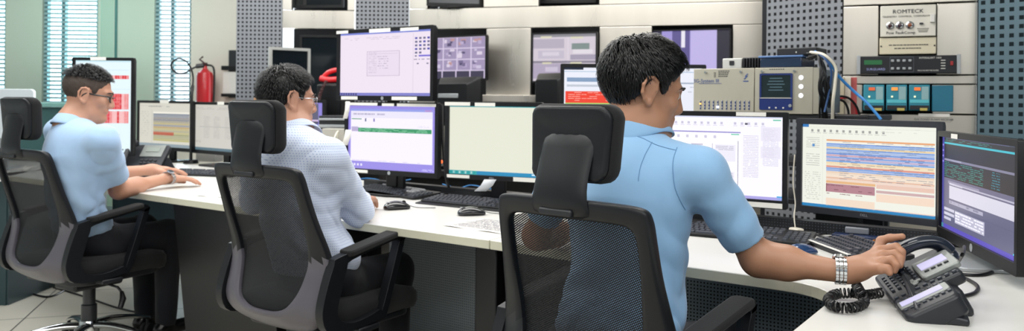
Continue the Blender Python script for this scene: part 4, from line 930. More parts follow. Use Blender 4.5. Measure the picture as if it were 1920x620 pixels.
# coiled cord
def coil(path, r, turns, wire):
    sp = spline(path, 40); fr = frames(sp); n = len(sp); out = []
    for i in range(n):
        a = 2 * math.pi * turns * i / n; out.append(sp[i] + fr[i][0] * r * math.cos(a) + fr[i][1] * r * math.sin(a))
    bm = BM(); tube(bm, out, wire, 5); return bm
zc = DESK + .014
cp = [P(1606, 535, 1.86), PH(1613, 548, zc + .02), PH(1620, 566, zc), PH(1600, 576, zc), PH(1565, 574, zc), PH(1553, 562, zc), PH(1568, 551, zc), PH(1600, 549, zc + .006), PH(1625, 552, zc), PH(1652, 548, zc)]
cp2 = []
o = ob('coiled_cord', coil(cp, .0098, 44, .0027), M_cable, None); tag(o, 'black coiled phone cord looping on the white desk under the wrist', 'cord')

# ---- cables and small things
def cable(label, pts, r=.003, m=M_cable, name='cable', n=8, group=None):
    bm = BM(); tube(bm, spline(pts, n), r, 7); o = ob(name, bm, m, None); return tag(o, label, 'cable', group)
zc = DESK + .004
cable('black cable curving from the large phone across the desk behind its foot', [PH(1770, 560, zc), PH(1800, 556, zc), PH(1828, 548, zc), PH(1832, 535, zc), PH(1806, 520, zc), PH(1775, 515, zc), PH(1790, 498, zc + .02), P(1804, 478, 1.9), P(1808, 462, 2.0)], .0045)
cable('black cable loop lying on the desk beside the grey monitor foot', [PH(1760, 500, zc), PH(1790, 512, zc), PH(1840, 515, zc), PH(1866, 505, zc), PH(1850, 494, zc), PH(1810, 490, zc)], .0045)
M_cw = mat('cable_white', '#d8d2c2', .45, 0, .05, 50); M_cb = mat('cable_blue', '#3a86cc', .4, 0, .05, 50)
cable('thin white cable with a pale plug hanging between the white and calendar monitors', [P(1490, 290, 2.9), P(1487, 340, 2.85), P(1491, 380, 2.8), P(1489, 405, 2.75), PH(1492, 434, DESK + .012)], .0022, M_cw)
o = ob('cable_plug', boxb((0, 0, .012), (.03, .045, .024)), M_cw, None, bevel=.005, loc=PH(1493, 440, DESK), rot=(0, 0, .4)); tag(o, 'small white cable plug lying on the desk between two monitors', 'plug')
for k, (pts, lb) in enumerate((([PH(1500, 432, zc), PH(1530, 440, zc), PH(1560, 436, zc), PH(1600, 446, zc), PH(1650, 438, zc)], 'black cable lying below the calendar monitor beside the plug'),
    ([PH(1515, 425, zc), PH(1525, 436, zc), PH(1545, 444, zc), PH(1570, 440, zc), PH(1580, 430, zc)], 'short curved black cable under the lower edge of the calendar monitor'),
    ([PH(1640, 430, zc), PH(1680, 436, zc), PH(1720, 440, zc), PH(1760, 470, zc)], 'black cable behind the reaching fingers under the calendar monitor'))): cable(lb, pts, .003)
cable('orange cable lying behind the reaching thumb', [PH(1636, 452, zc), PH(1660, 441, zc), PH(1690, 437, zc)], .003, mat('cable_orange', '#c07828', .5, 0, .05, 50))
o = ob('adapter_box', boxb((0, 0, .011), (.075, .05, .022)), mat('adapter_grey', '#7d8086', .4, .1, .05, 40), None, bevel=.004, loc=PH(1608, 438, DESK + .01), rot=(0, 0, -.5)); tag(o, 'small grey adapter box lying on cards behind the white striped keyboard', 'adapter'); o.location.z = DESK + .012
o = ob('card_stack', boxb((0, 0, .006), (.20, .11, .012)), mat('cards_blue_dark', '#1c2b4c', .3, 0, .5, 30), None, bevel=.002, loc=PH(1625, 446, DESK), rot=(0, 0, -.6)); tag(o, 'flat dark blue stack of cards under the grey adapter box', 'cards')
o = ob('metal_tray', boxb((0, 0, .008), (.30, .16, .016)), M_blackp, None, bevel=.003, loc=PH(1568, 432, DESK), rot=(0, 0, -.6)); tag(o, 'black flat device with small perforations under the calendar monitor', 'device')
# black perforated rails the screens stand behind
M_rail = perforated('rail_black_perforated', '#16181c', .010, .35, .4, .2, hole='#3c414a')
for x0, x1, yl, hh, lb in ((-1.28, -.12, 2.90, .04, 'black perforated rail along the foot of the white and calendar monitors'), (-2.95, -1.56, 2.93, .04, 'black rail along the foot of the stacked pair and the cream page monitor')):
    a, b = DF(x0, yl), DF(x1, yl); bm = BM(); box(bm, ((b - a).length / 2, 0, hh / 2), ((b - a).length, .05, hh)); o = ob('cable_rail', bm, M_rail, None, smooth=False); metric_uv(o); o.location = (a.x, a.y, DESK); o.rotation_euler = (0, 0, -TH); tag(o, lb, 'rail')
for k, (pts, lb) in enumerate((([PH(655, 340, zc), PH(690, 334, zc), PH(735, 341, zc), PH(770, 336, zc)], 'blue cable lying under the lower stacked monitor'), ([PH(830, 345, zc), PH(860, 352, zc), PH(885, 347, zc), PH(930, 356, zc)], 'blue cable lying under the cream page monitor'))): cable(lb, pts, .003, M_cb)
cable('slim black cable hanging between the green row and cream page monitors', [P(829, 195, 3.86), P(830, 260, 3.8), P(834, 310, 3.75), P(838, 340, 3.7), PH(845, 358, DESK + .01)], .007)  # the slim monitor pole, drawn with the cable tube
o = ob('indicator_lamp', boxb((0, 0, 0), (.014, .012, .014)), emis('led_red_orange', '#ff5a28', 3), None, bevel=.003, loc=P(827, 303, 3.72)); tag(o, 'tiny orange glowing lamp on the cable beside the green row monitor', 'lamp')
# paper tags on the stacked monitors
def tagstrip(label, a, b, wdt, Z, m=M_label):
    p, q = P(*a, Z), P(*b, Z); d = (q - p); bm = BM(); s = Vector((wdt, 0, 0)); mid = (p + q) / 2 + Vector((.006, -.012, 0))
    vs = [bm.verts.new(v) for v in (p, p + s, mid + s, q + s, q, mid)]
    bm.faces.new((vs[0], vs[1], vs[2], vs[5])); bm.faces.new((vs[5], vs[2], vs[3], vs[4])); o = ob('paper_tag', bm, m, None, solid=.0012); tag(o, label, 'tag'); return o
tagstrip('white paper tag hanging at the upper side edge of the green row monitor', (648, 190), (643, 222), .022, 3.86)
tagstrip('white paper tag hanging lower at the side edge of the green row monitor', (648, 243), (640, 272), .03, 3.86)
tagstrip('pale translucent strip hanging under the cream page monitor', (908, 336), (889, 358), .05, 3.3, mat('strip_pale', '#b9bcc2', .3, 0, .05, 30))
cable('white cable at the wall socket behind the patterned shoulder', [P(632, 264, 4.55), P(634, 246, 4.48), P(626, 262, 4.42), P(624, 285, 4.35), P(626, 300, 4.3)], .005, M_cw)
# box of wall sockets + black plug, shelf units behind the middle man
t = thing('socket_box', 'pale socket box with a black round plug behind the patterned shoulder', 'socket', P(630, 270, 4.6) - Vector((0, 0, .11)), -R(10))
ob('box_body', boxb((0, 0, .10), (.14, .08, .20)), mat('socket_plate', '#a8a59c', .5, 0, .05, 30), t, bevel=.004); bm = BM(); lathe(bm, [(0, 0), (.03, 0), (.03, .03), (.02, .045), (0, .045)], 18, Matrix.Translation((.0, -.04, .10)) @ Matrix.Rotation(R(90), 4, 'X')); ob('plug', bm, M_blackp, t)
t = thing('recorder_unit', 'black and silver recorder unit below the red handset, behind the stacked pair', 'recorder', P(632, 236, 4.7) - Vector((0, 0, .04)), 0)
ob('case', boxb((0, .1, .05), (.20, .26, .10)), M_dark, t, bevel=.003); ob('front_bar', boxb((0, -.035, .04), (.2, .012, .018)), M_silver, t, bevel=.002); ob('front_bar', boxb((0, -.035, .08), (.2, .012, .012)), M_silver, t, bevel=.002)
# rear counter that carries the old things at the cabinet wall
t = thing('rear_counter', 'dark counter along the steel wall carrying the silver monitor and red phone', 'counter', (-1.28, 5.45, 0))
ob('counter_top', boxb((0, 0, 1.05), (.86, .6, .04)), M_ped, t, bevel=.004); ob('counter_body', boxb((0, .04, .515), (.82, .5, 1.03)), M_ped, t)
t = thing('rear_counter', 'low dark counter behind the desks under the camera pictures', 'counter', (.0, 5.42, 0))
ob('counter_top', boxb((0, 0, .715), (1.5, .5, .04)), M_ped, t, bevel=.004); ob('counter_body', boxb((0, .04, .345), (1.46, .4, .69)), M_ped, t)
# red phone
A = P(628, 150, 5.1)
t = thing('red_telephone', 'black telephone with a bright red handset beside the upper stacked monitor', 'phone', (A.x, 5.1, 1.07), -R(10))
hz = A.z - 1.07
bm = BM(); prism(bm, [(-.1, 0), (.1, 0), (.1, hz * .6), (.04, hz - .02), (-.1, hz - .03)], -.08, .08, Matrix(((0, 0, 1, 0), (1, 0, 0, 0), (0, 1, 0, 0), (0, 0, 0, 1)))); ob('body', bm, M_blackp, t, bevel=.008)
M_red = mat('handset_red', '#d01822', .25, 0, .06, 30, coat=.4)
bm = BM(); tube(bm, spline([(-.075, -.02, hz + .01), (-.03, -.02, hz + .05), (.04, -.02, hz + .065), (.10, -.02, hz + .05)], 5), [.016] * 16, 10); ob('handset', bm, M_red, t)
bm = BM(); tube(bm, spline([(-.08, -.04, hz + .01), (-.02, -.04, hz), (.10, -.04, hz + .01)], 5), [.02] * 11, 10); ob('handset_cradle', bm, M_red, t)
o = ob('coiled_cord', coil([P(612, 152, 5.0), P(605, 165, 4.95), P(600, 178, 4.95), P(598, 190, 5.0)], .008, 14, .003), mat('cord_brown_red', '#4a2426', .5), None); tag(o, 'dark red coiled cord hanging from the red handset', 'cord')
A = P(587, 186, 5.05); o = ob('cardboard_box', boxb((0, 0, .055), (.055, .05, .11)), mat('cardboard', '#a08258', .8, 0, .08, 40), None, bevel=.002, loc=(A.x, A.y, 1.07)); tag(o, 'small brown cardboard box between the old monitor and the red phone', 'box')
A = P(484, 165, 5.2); o = ob('cardboard_box', boxb((0, 0, .06), (.04, .05, .12)), mat('carton_orange', '#b8875c', .8, 0, .08, 40), None, bevel=.002, loc=(A.x, A.y, 1.07)); tag(o, 'small orange carton beside the dark haired head in patterned shirt', 'box')

# ---- left background
ZE = 7.24
A = P(384, 190, ZE)
t = thing('fire_extinguisher', 'red fire extinguisher on the cream wall beside the blinds', 'fire extinguisher', (A.x, ZE, A.z - .12)); r_ = 15.5 * ZE / F; h_ = 58 * ZE / F + .12
bm = BM(); lathe(bm, [(0, 0), (r_ * .95, 0), (r_, .02), (r_, h_ - .06), (r_ * .85, h_ - .02), (r_ * .45, h_ + .0), (r_ * .25, h_ + .02), (r_ * .25, h_ + .04), (0, h_ + .04)], 28); ob('cylinder', bm, mat('extinguisher_red', '#c21a24', .3, 0, .05, 10, coat=.4), t)
bm = BM(); box(bm, (0, 0, h_ + .055), (.035, .03, .03)); tube(bm, [(.0, 0, h_ + .06), (-.05, 0, h_ + .10), (-.02, 0, h_ + .125)], .009); tube(bm, [(0, 0, h_ + .06), (-.08, 0, h_ + .05)], .008); ob('valve_handle', bm, mat('valve_dark_red', '#3c1618', .4), t)
bm = BM(); tube(bm, spline([(.02, 0, h_ + .05), (.085, -.02, h_ + .02), (.09, -.02, h_ * .6), (.085, -.02, h_ * .2)], 6), .009); ob('hose', bm, M_rubber, t)
ob('wall_bracket', boxb((0, r_ + .02, h_ * .6), (.05, .06, .12)), M_dark, t)
A = P(430, 140, 7.3)
t = thing('document_holder', 'black wall holder with a white sheet beside the perforated panel', 'holder', (A.x, 7.34, 0))
zt_, zb_ = P(430, 88, 6.9).z, P(430, 183, 6.9).z
ob('back_board', boxb((.02, .03, (zt_ + zb_) / 2), (.10, .02, zt_ - zb_)), M_dark, t, bevel=.003); ob('sheet', boxb((-.01, -.0, P(430, 153, 6.9).z), (.12, .02, .20)), M_label, t, smooth=False); ob('holder_lip', boxb((-.01, -.01, P(430, 124, 6.9).z), (.14, .04, .04)), M_blackp, t, bevel=.004); ob('lower_lip', boxb((-.01, -.01, P(430, 178, 6.9).z), (.14, .04, .03)), M_blackp, t, bevel=.004)
# gooseneck microphone with a loop
ZM = 5.45
g = [(359, 188), (361, 165), (362, 145), (358, 128), (348, 114), (334, 110), (323, 117), (322, 128), (333, 137), (348, 136), (360, 129), (368, 125)]
t = thing('gooseneck_microphone', 'black gooseneck microphone with a loop standing behind the schedule screen', 'microphone', P(359, 188, ZM) - Vector((0, 0, P(359, 188, ZM).z - DESK)))
base = Vector(t.location); pts = [base + Vector((0, 0, .02))] + [P(x, y, ZM + .02 * math.sin(i)) for i, (x, y) in enumerate(g)]
bm = BM(); sp = spline([p - base for p in pts], 6); tube(bm, sp, [.011 if k < 14 else .006 for k in range(len(sp))], 8); ob('neck', bm, M_cable, t)
bm = BM(); lathe(bm, [(0, 0), (.05, 0), (.045, .025), (0, .03)], 20); ob('base', bm, M_blackp, t); e = pts[-1] - base; bm = BM(); tube(bm, [e, e + Vector((.05, 0, .006))], .012); ob('microphone_head', bm, M_blackp, t)
# white rear of a screen at the far desk
A = P(28, 182, 4.9)
t = thing('monitor', 'pale silver screen seen from behind above the grey headrest', 'monitor', (A.x, A.y, DESK), R(8)); cz = A.z - DESK
bm = BM(); prism(bm, rrect(.42, .30, .02, 4), 0, .03, Matrix.Translation((-.09, .0, cz - .10)) @ XZ); ob('casing', bm, mat('aluminium_pale', '#c6cdd2', .4, .3, .03, 20), t, bevel=.004)
ob('stand_neck', boxb((-.09, .02, cz / 2 - .1), (.09, .012, cz * .8)), M_silver, t); ob('stand_base', boxb((-.09, 0, .006), (.2, .18, .012)), M_silver, t, bevel=.003)
A = PH(5, 318, DESK); o = sheet('white folded sheet lying on the far desk beside the headrest', Vector((A.x, A.y + .1, 0)), .3, .2, .28, lines=False)
A = PH(80, 548, 0)
t = thing('computer_tower', 'black computer tower on the floor behind the grey mesh chair, small blue light', 'computer', (A.x - .02, A.y + .55, 0), -R(20))
ob('case', boxb((0, 0, .21), (.42, .45, .42)), M_blackp, t, bevel=.006); ob('front_plate', boxb((-.02, -.228, .21), (.34, .012, .38)), M_dark, t, bevel=.003); ob('power_light', boxb((-.12, -.236, .12), (.02, .004, .03)), emis('led_blue', '#3c78ff', 2.), t, smooth=False)
cable('black cable lying on the floor tiles under the grey mesh chair', [PH(45, 545, .006), PH(90, 556, .006), PH(130, 540, .006), PH(165, 530, .006)], .006)
cable('long black cable crossing the floor tiles behind the chrome chair base', [PH(100, 538, .006), PH(160, 556, .006), PH(215, 575, .006), PH(262, 586, .006)], .005)
# white roll / paper under the grey monitor at the left man's desk
A = PH(393, 302, DESK); o = ob('paper_pile', boxb((0, 0, .035), (.16, .09, .07)), M_label, None, bevel=.003, loc=(A.x, A.y, DESK), rot=(0, 0, -.3)); tag(o, 'small white pile of paper under the grey lit monitor', 'paper')

# ---- equipment in front of the cabinet wall: rack processor and boxes
M_eq = mat('equipment_champagne', '#bdb8a8', .35, .35, .04, 12)
pL, pR = P(1302, 170, 3.42), P(1526, 168, 3.12); d = pR - pL; W = d.xy.length; rot = math.atan2(d.y, d.x)
zt_, zb_ = (P(1302, 131, 3.42).z + P(1526, 124, 3.12).z) / 2, (P(1302, 212, 3.42).z + P(1526, 212, 3.12).z) / 2; HQ = zt_ - zb_
t = thing('equipment_shelf', 'black open equipment shelf behind the white and calendar monitors', 'shelf', (pL.x, pL.y, 0), rot)
for z in (.80, .95, zb_ - .012): ob('shelf_board', boxb((W / 2 + .05, .2, z), (W + .3, .40, .02)), M_dark, t, bevel=.003)
for x in (-.08, W + .18):
    for y in (.02, .38): ob('shelf_post', boxb((x, y, zb_ / 2), (.03, .03, zb_)), M_dark, t)
ob('shelf_label', boxb((W + .05, -.004, zb_ - .05), (.16, .006, .035)), M_white, t, smooth=False)
t = thing('alarm_receiver', 'champagne coloured rack unit with blue framed display and rows of lights', 'equipment', (pL.x, pL.y, zb_), rot); AR = t
ob('case', boxb((W / 2 + .012, .17, HQ / 2), (W - .0, .32, HQ - .008)), mat('case_grey_blue', '#7c858e', .4, .3, .05, 20), t, bevel=.003)
ob('front_panel', boxb((W * .265, -.004, HQ / 2), (W * .527, .012, HQ)), M_eq, t, bevel=.0015)
ob('display_panel', boxb((W * .766, -.004, HQ / 2), (W * .462, .012, HQ)), M_eq, t, bevel=.0015)
def fx(px): return (px - 1302) / 224 * W
def fz(py): return HQ * (1 - (py - 126) / 86)
bm = BM()
for k in range(12): box(bm, (fx(1317 + k * 8.6), -.0105, fz(197)), (.0055, .002, .038))
ob('indicator_columns', bm, mat('indicator_blue', '#39497a', .4, 0, .1, 30), t)
bm = BM()
for k in range(12):
    for j in range(3): box(bm, (fx(1317 + k * 8.6), -.0125, fz(189 + j * 6.2)), (.0035, .002, .003))
ob('indicator_dots', bm, M_white, t)
bm = BM()
for k in (4,): box(bm, (fx(1317 + k * 8.6), -.014, fz(201)), (.008, .002, .008))
ob('status_light', bm, emis('led_white', '#cfd8ff', 5), t); ob('status_light', boxb((fx(1317), -.014, fz(195)), (.006, .002, .006)), emis('led_orange', '#ffb050', 3), t)
text('unit_lettering', 'SG-System III', .021, M_inkblue, t, (fx(1328), -.0108, fz(150)), align='CENTER')
ob('lettering_rule', boxb((fx(1336), -.0108, fz(155)), (W * .2, .001, .0015)), M_inkblue, t, smooth=False)
bm = BM(); rn = random.Random(5)
for j in range(4):
    x = 1352
    for wd in ((3,), ) * 5: 
        ww = rn.uniform(2, 4); box(bm, (fx(x + ww / 2), -.0108, fz(131 + j * 3.4)), (ww / 224 * W, .001, .003)); x += ww + 1
    box(bm, (fx(1345), -.0108, fz(134 + j * 2.6)), (.009, .001, .002))
for k in range(7): box(bm, (fx(1450 + k * 4), -.0108, fz(129)), (.005, .001, .003))
ob('small_print', bm, M_ink, t)
bm = BM(); prism(bm, [(0, 0), (.010, .010), (.004, .010), (.014, .022), (.020, .022), (.010, .014), (.018, .014), (.006, 0)], 0, .001, Matrix.Translation((fx(1401), -.0105, fz(147))) @ XZ); box(bm, (fx(1405), -.0108, fz(151)), (.022, .001, .004)); ob('maker_mark', bm, M_inkblue, t)
M_blue = mat('panel_deep_blue', '#1c2f6c', .35, 0, .05, 30)
bm = BM(); ring_prism(bm, rrect(W * .265, HQ * .79, .003, 2), rrect(W * .235, HQ * .50, .003, 2, 0, HQ * .11), 0, .006, Matrix.Translation((fx(1461), -.009, fz(171))) @ XZ); ob('display_frame', bm, M_blue, t)
ob('display', boxb((fx(1461), -.011, fz(159)), (W * .24, .003, HQ * .52)), mat('display_dark_green', '#18282c', .2, 0, .2, 30), t, smooth=False)
bm = BM()
for j in range(5): box(bm, (fx(1461), -.0132, fz(146 + j * 5.5)), (W * (.1 + .02 * (j % 3)), .001, .0035))
ob('display_text', bm, mat('display_text', '#54707c', .4), t)
ob('display_rim', boxb((fx(1461), -.0155, fz(183)), (W * .255, .002, .002)), M_white, t)
for k, x in enumerate((1450, 1462, 1475)): ob('button', boxb((fx(x), -.016, fz(201)), (.006, .003, .006)), M_white, t)
bm = BM(); lathe(bm, [(0, 0), (.007, 0), (.006, .004), (0, .004)], 16, Matrix.Translation((fx(1487), -.015, fz(197))) @ Matrix.Rotation(R(90), 4, 'X')); ob('button', bm, M_silver, t)
for k in range(3):
    bm = BM(); lathe(bm, [(0, 0), (.009, 0), (.008, .003), (0, .003)], 18, Matrix.Translation((fx(1505), -.010, fz(145 + k * 16.5))) @ Matrix.Rotation(R(90), 4, 'X')); ob('round_light', bm, emis('lamp_white', '#f4f4ff', 1.6), t)
for x in (1327, 1396, 1436, 1494):
    bm = BM(); lathe(bm, [(0, 0), (.006, 0), (.005, .008), (0, .008)], 14, Matrix.Translation((fx(x), -.010, fz(133))) @ Matrix.Rotation(R(90), 4, 'X')); ob('thumb_screw', bm, M_chrome, t)
bm = BM()
for (y, z) in ((.07, .7), (.07, .22), (.16, .72), (.16, .25)): lathe(bm, [(0, 0), (.022, 0), (.022, .002), (0, .002)], 20, Matrix.Translation((W + .012, y, HQ * z)) @ Matrix.Rotation(R(90), 4, 'Y'))
ob('side_vents', bm, M_void, t)
ob('mounting_ear', boxb((W + .006, -.006, HQ / 2), (.03, .004, HQ * .98)), M_eq, t)
q = Matrix.Translation((pL.x, pL.y, 0)) @ Matrix.Rotation(rot, 4, 'Z')
def onrack(name, label, cat, x0, x1, z0, z1, y0, y1, m, bevel=.004):
    a = q @ Vector(((fx(x0) + fx(x1)) / 2, (y0 + y1) / 2, zt_ + z0)); t = thing(name, label, cat, a, rot); ob('case', boxb((0, 0, (z1 - z0) / 2), (fx(x1) - fx(x0), y1 - y0, z1 - z0)), m, t, bevel=bevel); return t
t = onrack('network_box', 'white box with a black coupler on top of the champagne rack unit', 'box', 1352, 1390, 0, .044, .03, .20, mat('box_pale_grey', '#c9cac4', .5, 0, .04, 20))
ob('front_marking', boxb((0, -.087, .024), (.02, .002, .018)), M_dark, t)
t = onrack('ribbed_block', 'black ribbed block on the rack unit beside the translucent blue box', 'block', 1391, 1428, 0, .046, .03, .18, M_blackp)
for k in range(6): ob('rib', boxb((-.03 + k * .012, -.08, .023), (.005, .012, .038)), M_dark, t, bevel=.001)
t = onrack('blue_box', 'translucent blue box with rim on the rack unit', 'box', 1431, 1506, 0, .040, -.01, .16, mat('box_navy', '#22344f', .15, 0, .15, 20, coat=.5))
ob('lid_rim', boxb((0, 0, .044), (fx(1508) - fx(1428), .18, .008)), mat('box_rim_blue', '#5878a8', .2, 0, .1, 20), t, bevel=.002)
t = onrack('router_box', 'flat black router lying on the translucent blue box, cables at its side', 'router', 1460, 1530, .048, .078, .0, .14, M_dark)
ob('router_light', boxb((.0, -.072, .012), (.004, .002, .006)), M_white, t)
# cable bundle hanging over the side of the rack unit
rn = random.Random(11)
def Q(px, py, Z): return P(px, py, Z)
bund = []
for k in range(11):
    o1, o2, o3 = rn.uniform(-8, 8), rn.uniform(-10, 10), rn.uniform(-14, 14)
    bund.append([Q(1512 + rn.uniform(0, 10), 100 + rn.uniform(-3, 12), 3.12), Q(1536 + o1 * .5, 108 + o1, 3.05), Q(1546 + o1, 132 + o1, 3.0), Q(1545 + o2, 165, 3.0), Q(1548 + o3, 205, 3.05), Q(1552 + o3 * 1.3, 250, 3.1)])
for k, p in enumerate(bund): cable('black cable in the bundle hanging beside the champagne rack unit', p, .0035 + .001 * (k % 2), group='black cables hanging beside the rack unit')
cable('grey white thick cable hanging beside the champagne rack unit', [Q(1520, 98, 3.1), Q(1545, 103, 3.0), Q(1566, 125, 2.98), Q(1566, 155, 2.97), Q(1562, 190, 2.97), Q(1561, 225, 3.0)], .006, M_cw)
cable('blue network cable running from the rack unit over the steel panel to the monitor', [Q(1528, 97, 3.1), Q(1552, 112, 3.0), Q(1572, 142, 3.0), Q(1600, 170, 3.0), Q(1625, 192, 2.95), Q(1652, 224, 2.9)], .0055, M_cb)
cable('blue cable bundle running down beside the champagne rack unit', [Q(1522, 97, 3.1), Q(1543, 106, 3.0), Q(1558, 130, 2.98), Q(1556, 165, 3.), Q(1546, 210, 3.)], .004, mat('cable_navy', '#2c4f80', .4, 0, .05, 50))
for lb, m, pts in (('red cable curving beside the files behind the calendar monitor', mat('cable_red', '#b02830', .4), [Q(1572, 185, 3.5), Q(1592, 184, 3.5), Q(1604, 200, 3.5), Q(1608, 226, 3.5)]), ('upper black cable curving in front of the pale files', M_cable, [Q(1568, 180, 3.4), Q(1590, 183, 3.4), Q(1606, 200, 3.4), Q(1614, 226, 3.4)]), ('lower black cable curving in front of the pale files', M_cable, [Q(1568, 186, 3.4), Q(1582, 190, 3.4), Q(1590, 205, 3.4), Q(1592, 228, 3.4)])): cable(lb, pts, .005, m)
for k, (x, c, lb) in enumerate(((1577, '#c9bfa4', 'cream'), (1589, '#d8d0c0', 'pale'), (1600, '#b85a58', 'red tabbed'))):
    A = P(x, 225, 3.62); o = ob('file_folder', boxb((0, 0, .09), (.026, .20, .20)), mat('folder_%d' % k, c, .7, 0, .05, 30), None, bevel=.002, loc=(A.x, A.y, A.z), rot=(0, 0, -.4)); tag(o, lb + ' file folder standing behind the calendar monitor', 'folder')
A = P(1590, 226, 3.62); t = thing('file_shelf', 'low pale shelf carrying file folders at the steel cabinet', 'shelf', (A.x, A.y, 0), -.4); ob('shelf_board', boxb((0, 0, A.z - .012), (.30, .24, .02)), M_grey, t, bevel=.003); ob('shelf_body', boxb((0, 0, (A.z - .03) / 2), (.26, .22, A.z - .03)), M_dark, t)

# ---- instruments in the steel cabinet
def inF(name, label, cat, x0, x1, y0, y1, proud=.02, m=M_white, depth=.10, bev=.003, group=None):
    s0, s1 = locF(x0), locF(x1); z1, z0 = zF((x0 + x1) / 2, y0), zF((x0 + x1) / 2, y1)
    d = Vector((math.cos(rF), math.sin(rF), 0)); nrm = Vector((math.sin(rF), -math.cos(rF), 0)); c = aF + d * (s0 + s1) / 2
    t = thing(name, label, cat, (c.x, c.y, z0), rF, group); w_, h_ = s1 - s0, z1 - z0
    ob('case', boxb((0, depth / 2 - proud, h_ / 2), (w_, depth, h_)), m, t, bevel=bev); t['w'] = w_; t['h'] = h_; return t, w_, h_, -proud
M_pw = mat('panel_warm_white', '#dcd8cc', .4, 0, .03, 20)
t, w_, h_, y = inF('control_box', 'white control box with three round push lamps in the steel cabinet', 'control box', 1649, 1753, 11, 69, .03, M_pw, .08)
text('box_lettering', 'ROMTECK', .026, M_ink, t, (0, y - .002, h_ * .80), sx=1.1); text('box_lettering', 'TELEMETRY  CONTROL  CORPORATION', .0105, M_ink, t, (0, y - .002, h_ * .645), sx=1.15)
for k, (x, cc, tx) in enumerate(((-.32, '#3a1418', 'Pow'), (-.145, '#38202e', 'Fault'), (.035, '#8a4a2c', 'Comp'))):
    Mx = Matrix.Translation((x * w_, y, h_ * .36)) @ Matrix.Rotation(R(90), 4, 'X'); bm = BM(); lathe(bm, [(0, 0), (.018, 0), (.018, .004), (.013, .008), (0, .008)], 24, Mx); r_o = ob('lamp_ring', bm, M_chrome, t)
    bm = BM(); lathe(bm, [(0, .008), (.010, .008), (.009, .013), (0, .016)], 20, Mx); ob('lamp_lens', bm, mat('lens_%d' % k, cc, .15, 0, .1, 30, coat=.5), t)
    text('lamp_caption', tx, .019, M_ink, t, (x * w_, y - .002, h_ * .12))
ob('key_switch', boxb((.24 * w_, y - .004, h_ * .40), (.016, .008, .007)), M_ink, t); ob('latch', boxb((.435 * w_, y - .006, h_ * .56), (.02, .012, .04)), M_white, t, bevel=.002)
bm = BM(); 
for j in range(3): box(bm, (.27 * w_, y - .001, h_ * (.24 - .05 * j)), (.05 - .006 * j, .001, .003))
ob('small_print', bm, mat('print_grey', '#77756f', .6), t)
t, w_, h_, y = inF('cover_plate', 'cream cover plate with two printed lines below the white control box', 'plate', 1648, 1754, 71, 102, .022, mat('plate_cream', '#d5ccb2', .45, 0, .03, 20), .06)
bm = BM(); rn = random.Random(2)
for j in range(2):
    x = -w_ * (.34 - .1 * j)
    while x < w_ * (.33 - .1 * j): ww = rn.uniform(.006, .018); box(bm, (x + ww / 2, y - .001, h_ * (.56 - .2 * j)), (ww * .8, .001, .004)); x += ww
ob('print', bm, M_ink, t)
for s_ in (-1, 1): bm = BM(); lathe(bm, [(0, 0), (.004, 0), (.003, .003), (0, .003)], 12, Matrix.Translation((s_ * w_ * .47, y, h_ * .5)) @ Matrix.Rotation(R(90), 4, 'X')); ob('screw', bm, M_dark, t)
t, w_, h_, y = inF('rack_controller', 'black rack unit with green display and eight square buttons in the cabinet', 'equipment', 1612, 1793, 105, 138, .035, mat('rack_black', '#14171d', .4, .1, .1, 30), .12)
for s_ in (-1, 1): ob('mounting_ear', boxb((s_ * (w_ / 2 + .006), y - .002, h_ / 2), (.016, .006, h_ * 1.08)), M_silver, t, bevel=.001)
ob('display', boxb((-w_ * .36, y - .001, h_ * .64), (w_ * .19, .002, h_ * .26)), emis('lcd_green', '#1f6a3c', .5), t)
bm = BM(); prism(bm, rrect(w_ * .25, h_ * .88, .004, 3), 0, .001, Matrix.Translation((-w_ * .06, y, h_ * .5)) @ XZ); ob('button_field', bm, mat('field_grey', '#4c525c', .5), t); bm = BM(); prism(bm, rrect(w_ * .24, h_ * .82, .004, 3), .001, .0016, Matrix.Translation((-w_ * .06, y, h_ * .5)) @ XZ); ob('button_ground', bm, mat('rack_black', '#14171d'), t)
for j in range(2):
    for i in range(4): ob('button', boxb((-w_ * .155 + i * w_ * .06, y - .005, h_ * (.72 - .44 * j)), (.014, .008, .012)), M_silver, t, bevel=.002)
text('unit_lettering', 'INTERALERT 1000', .012, M_white, t, (w_ * .23, y - .001, h_ * .86)); text('unit_lettering', 'HILLS ALARM RECEIVER', .0085, M_white, t, (w_ * .21, y - .001, h_ * .16))
text('maker_lettering', 'SURGUARD', .016, mat('lettering_violet', '#9ea4d8', .5), t, (-w_ * .33, y - .001, h_ * .24))
bm = BM(); 
for j in range(4): box(bm, (w_ * .36, y - .001, h_ * (.72 - .15 * j)), (w_ * .045, .001, .0035))
ob('side_scale', bm, M_white, t); ob('power_key', boxb((w_ * .445, y - .004, h_ * .55), (.012, .006, .020)), mat('key_red', '#a02428', .4), t, bevel=.001)
GR = 'teal relay modules in the steel cabinet'
M_teal = mat('module_teal', '#2f8aa0', .4, 0, .1, 10); M_tealp = mat('module_teal_plain', '#1f6f8a', .4, 0, .05, 10)
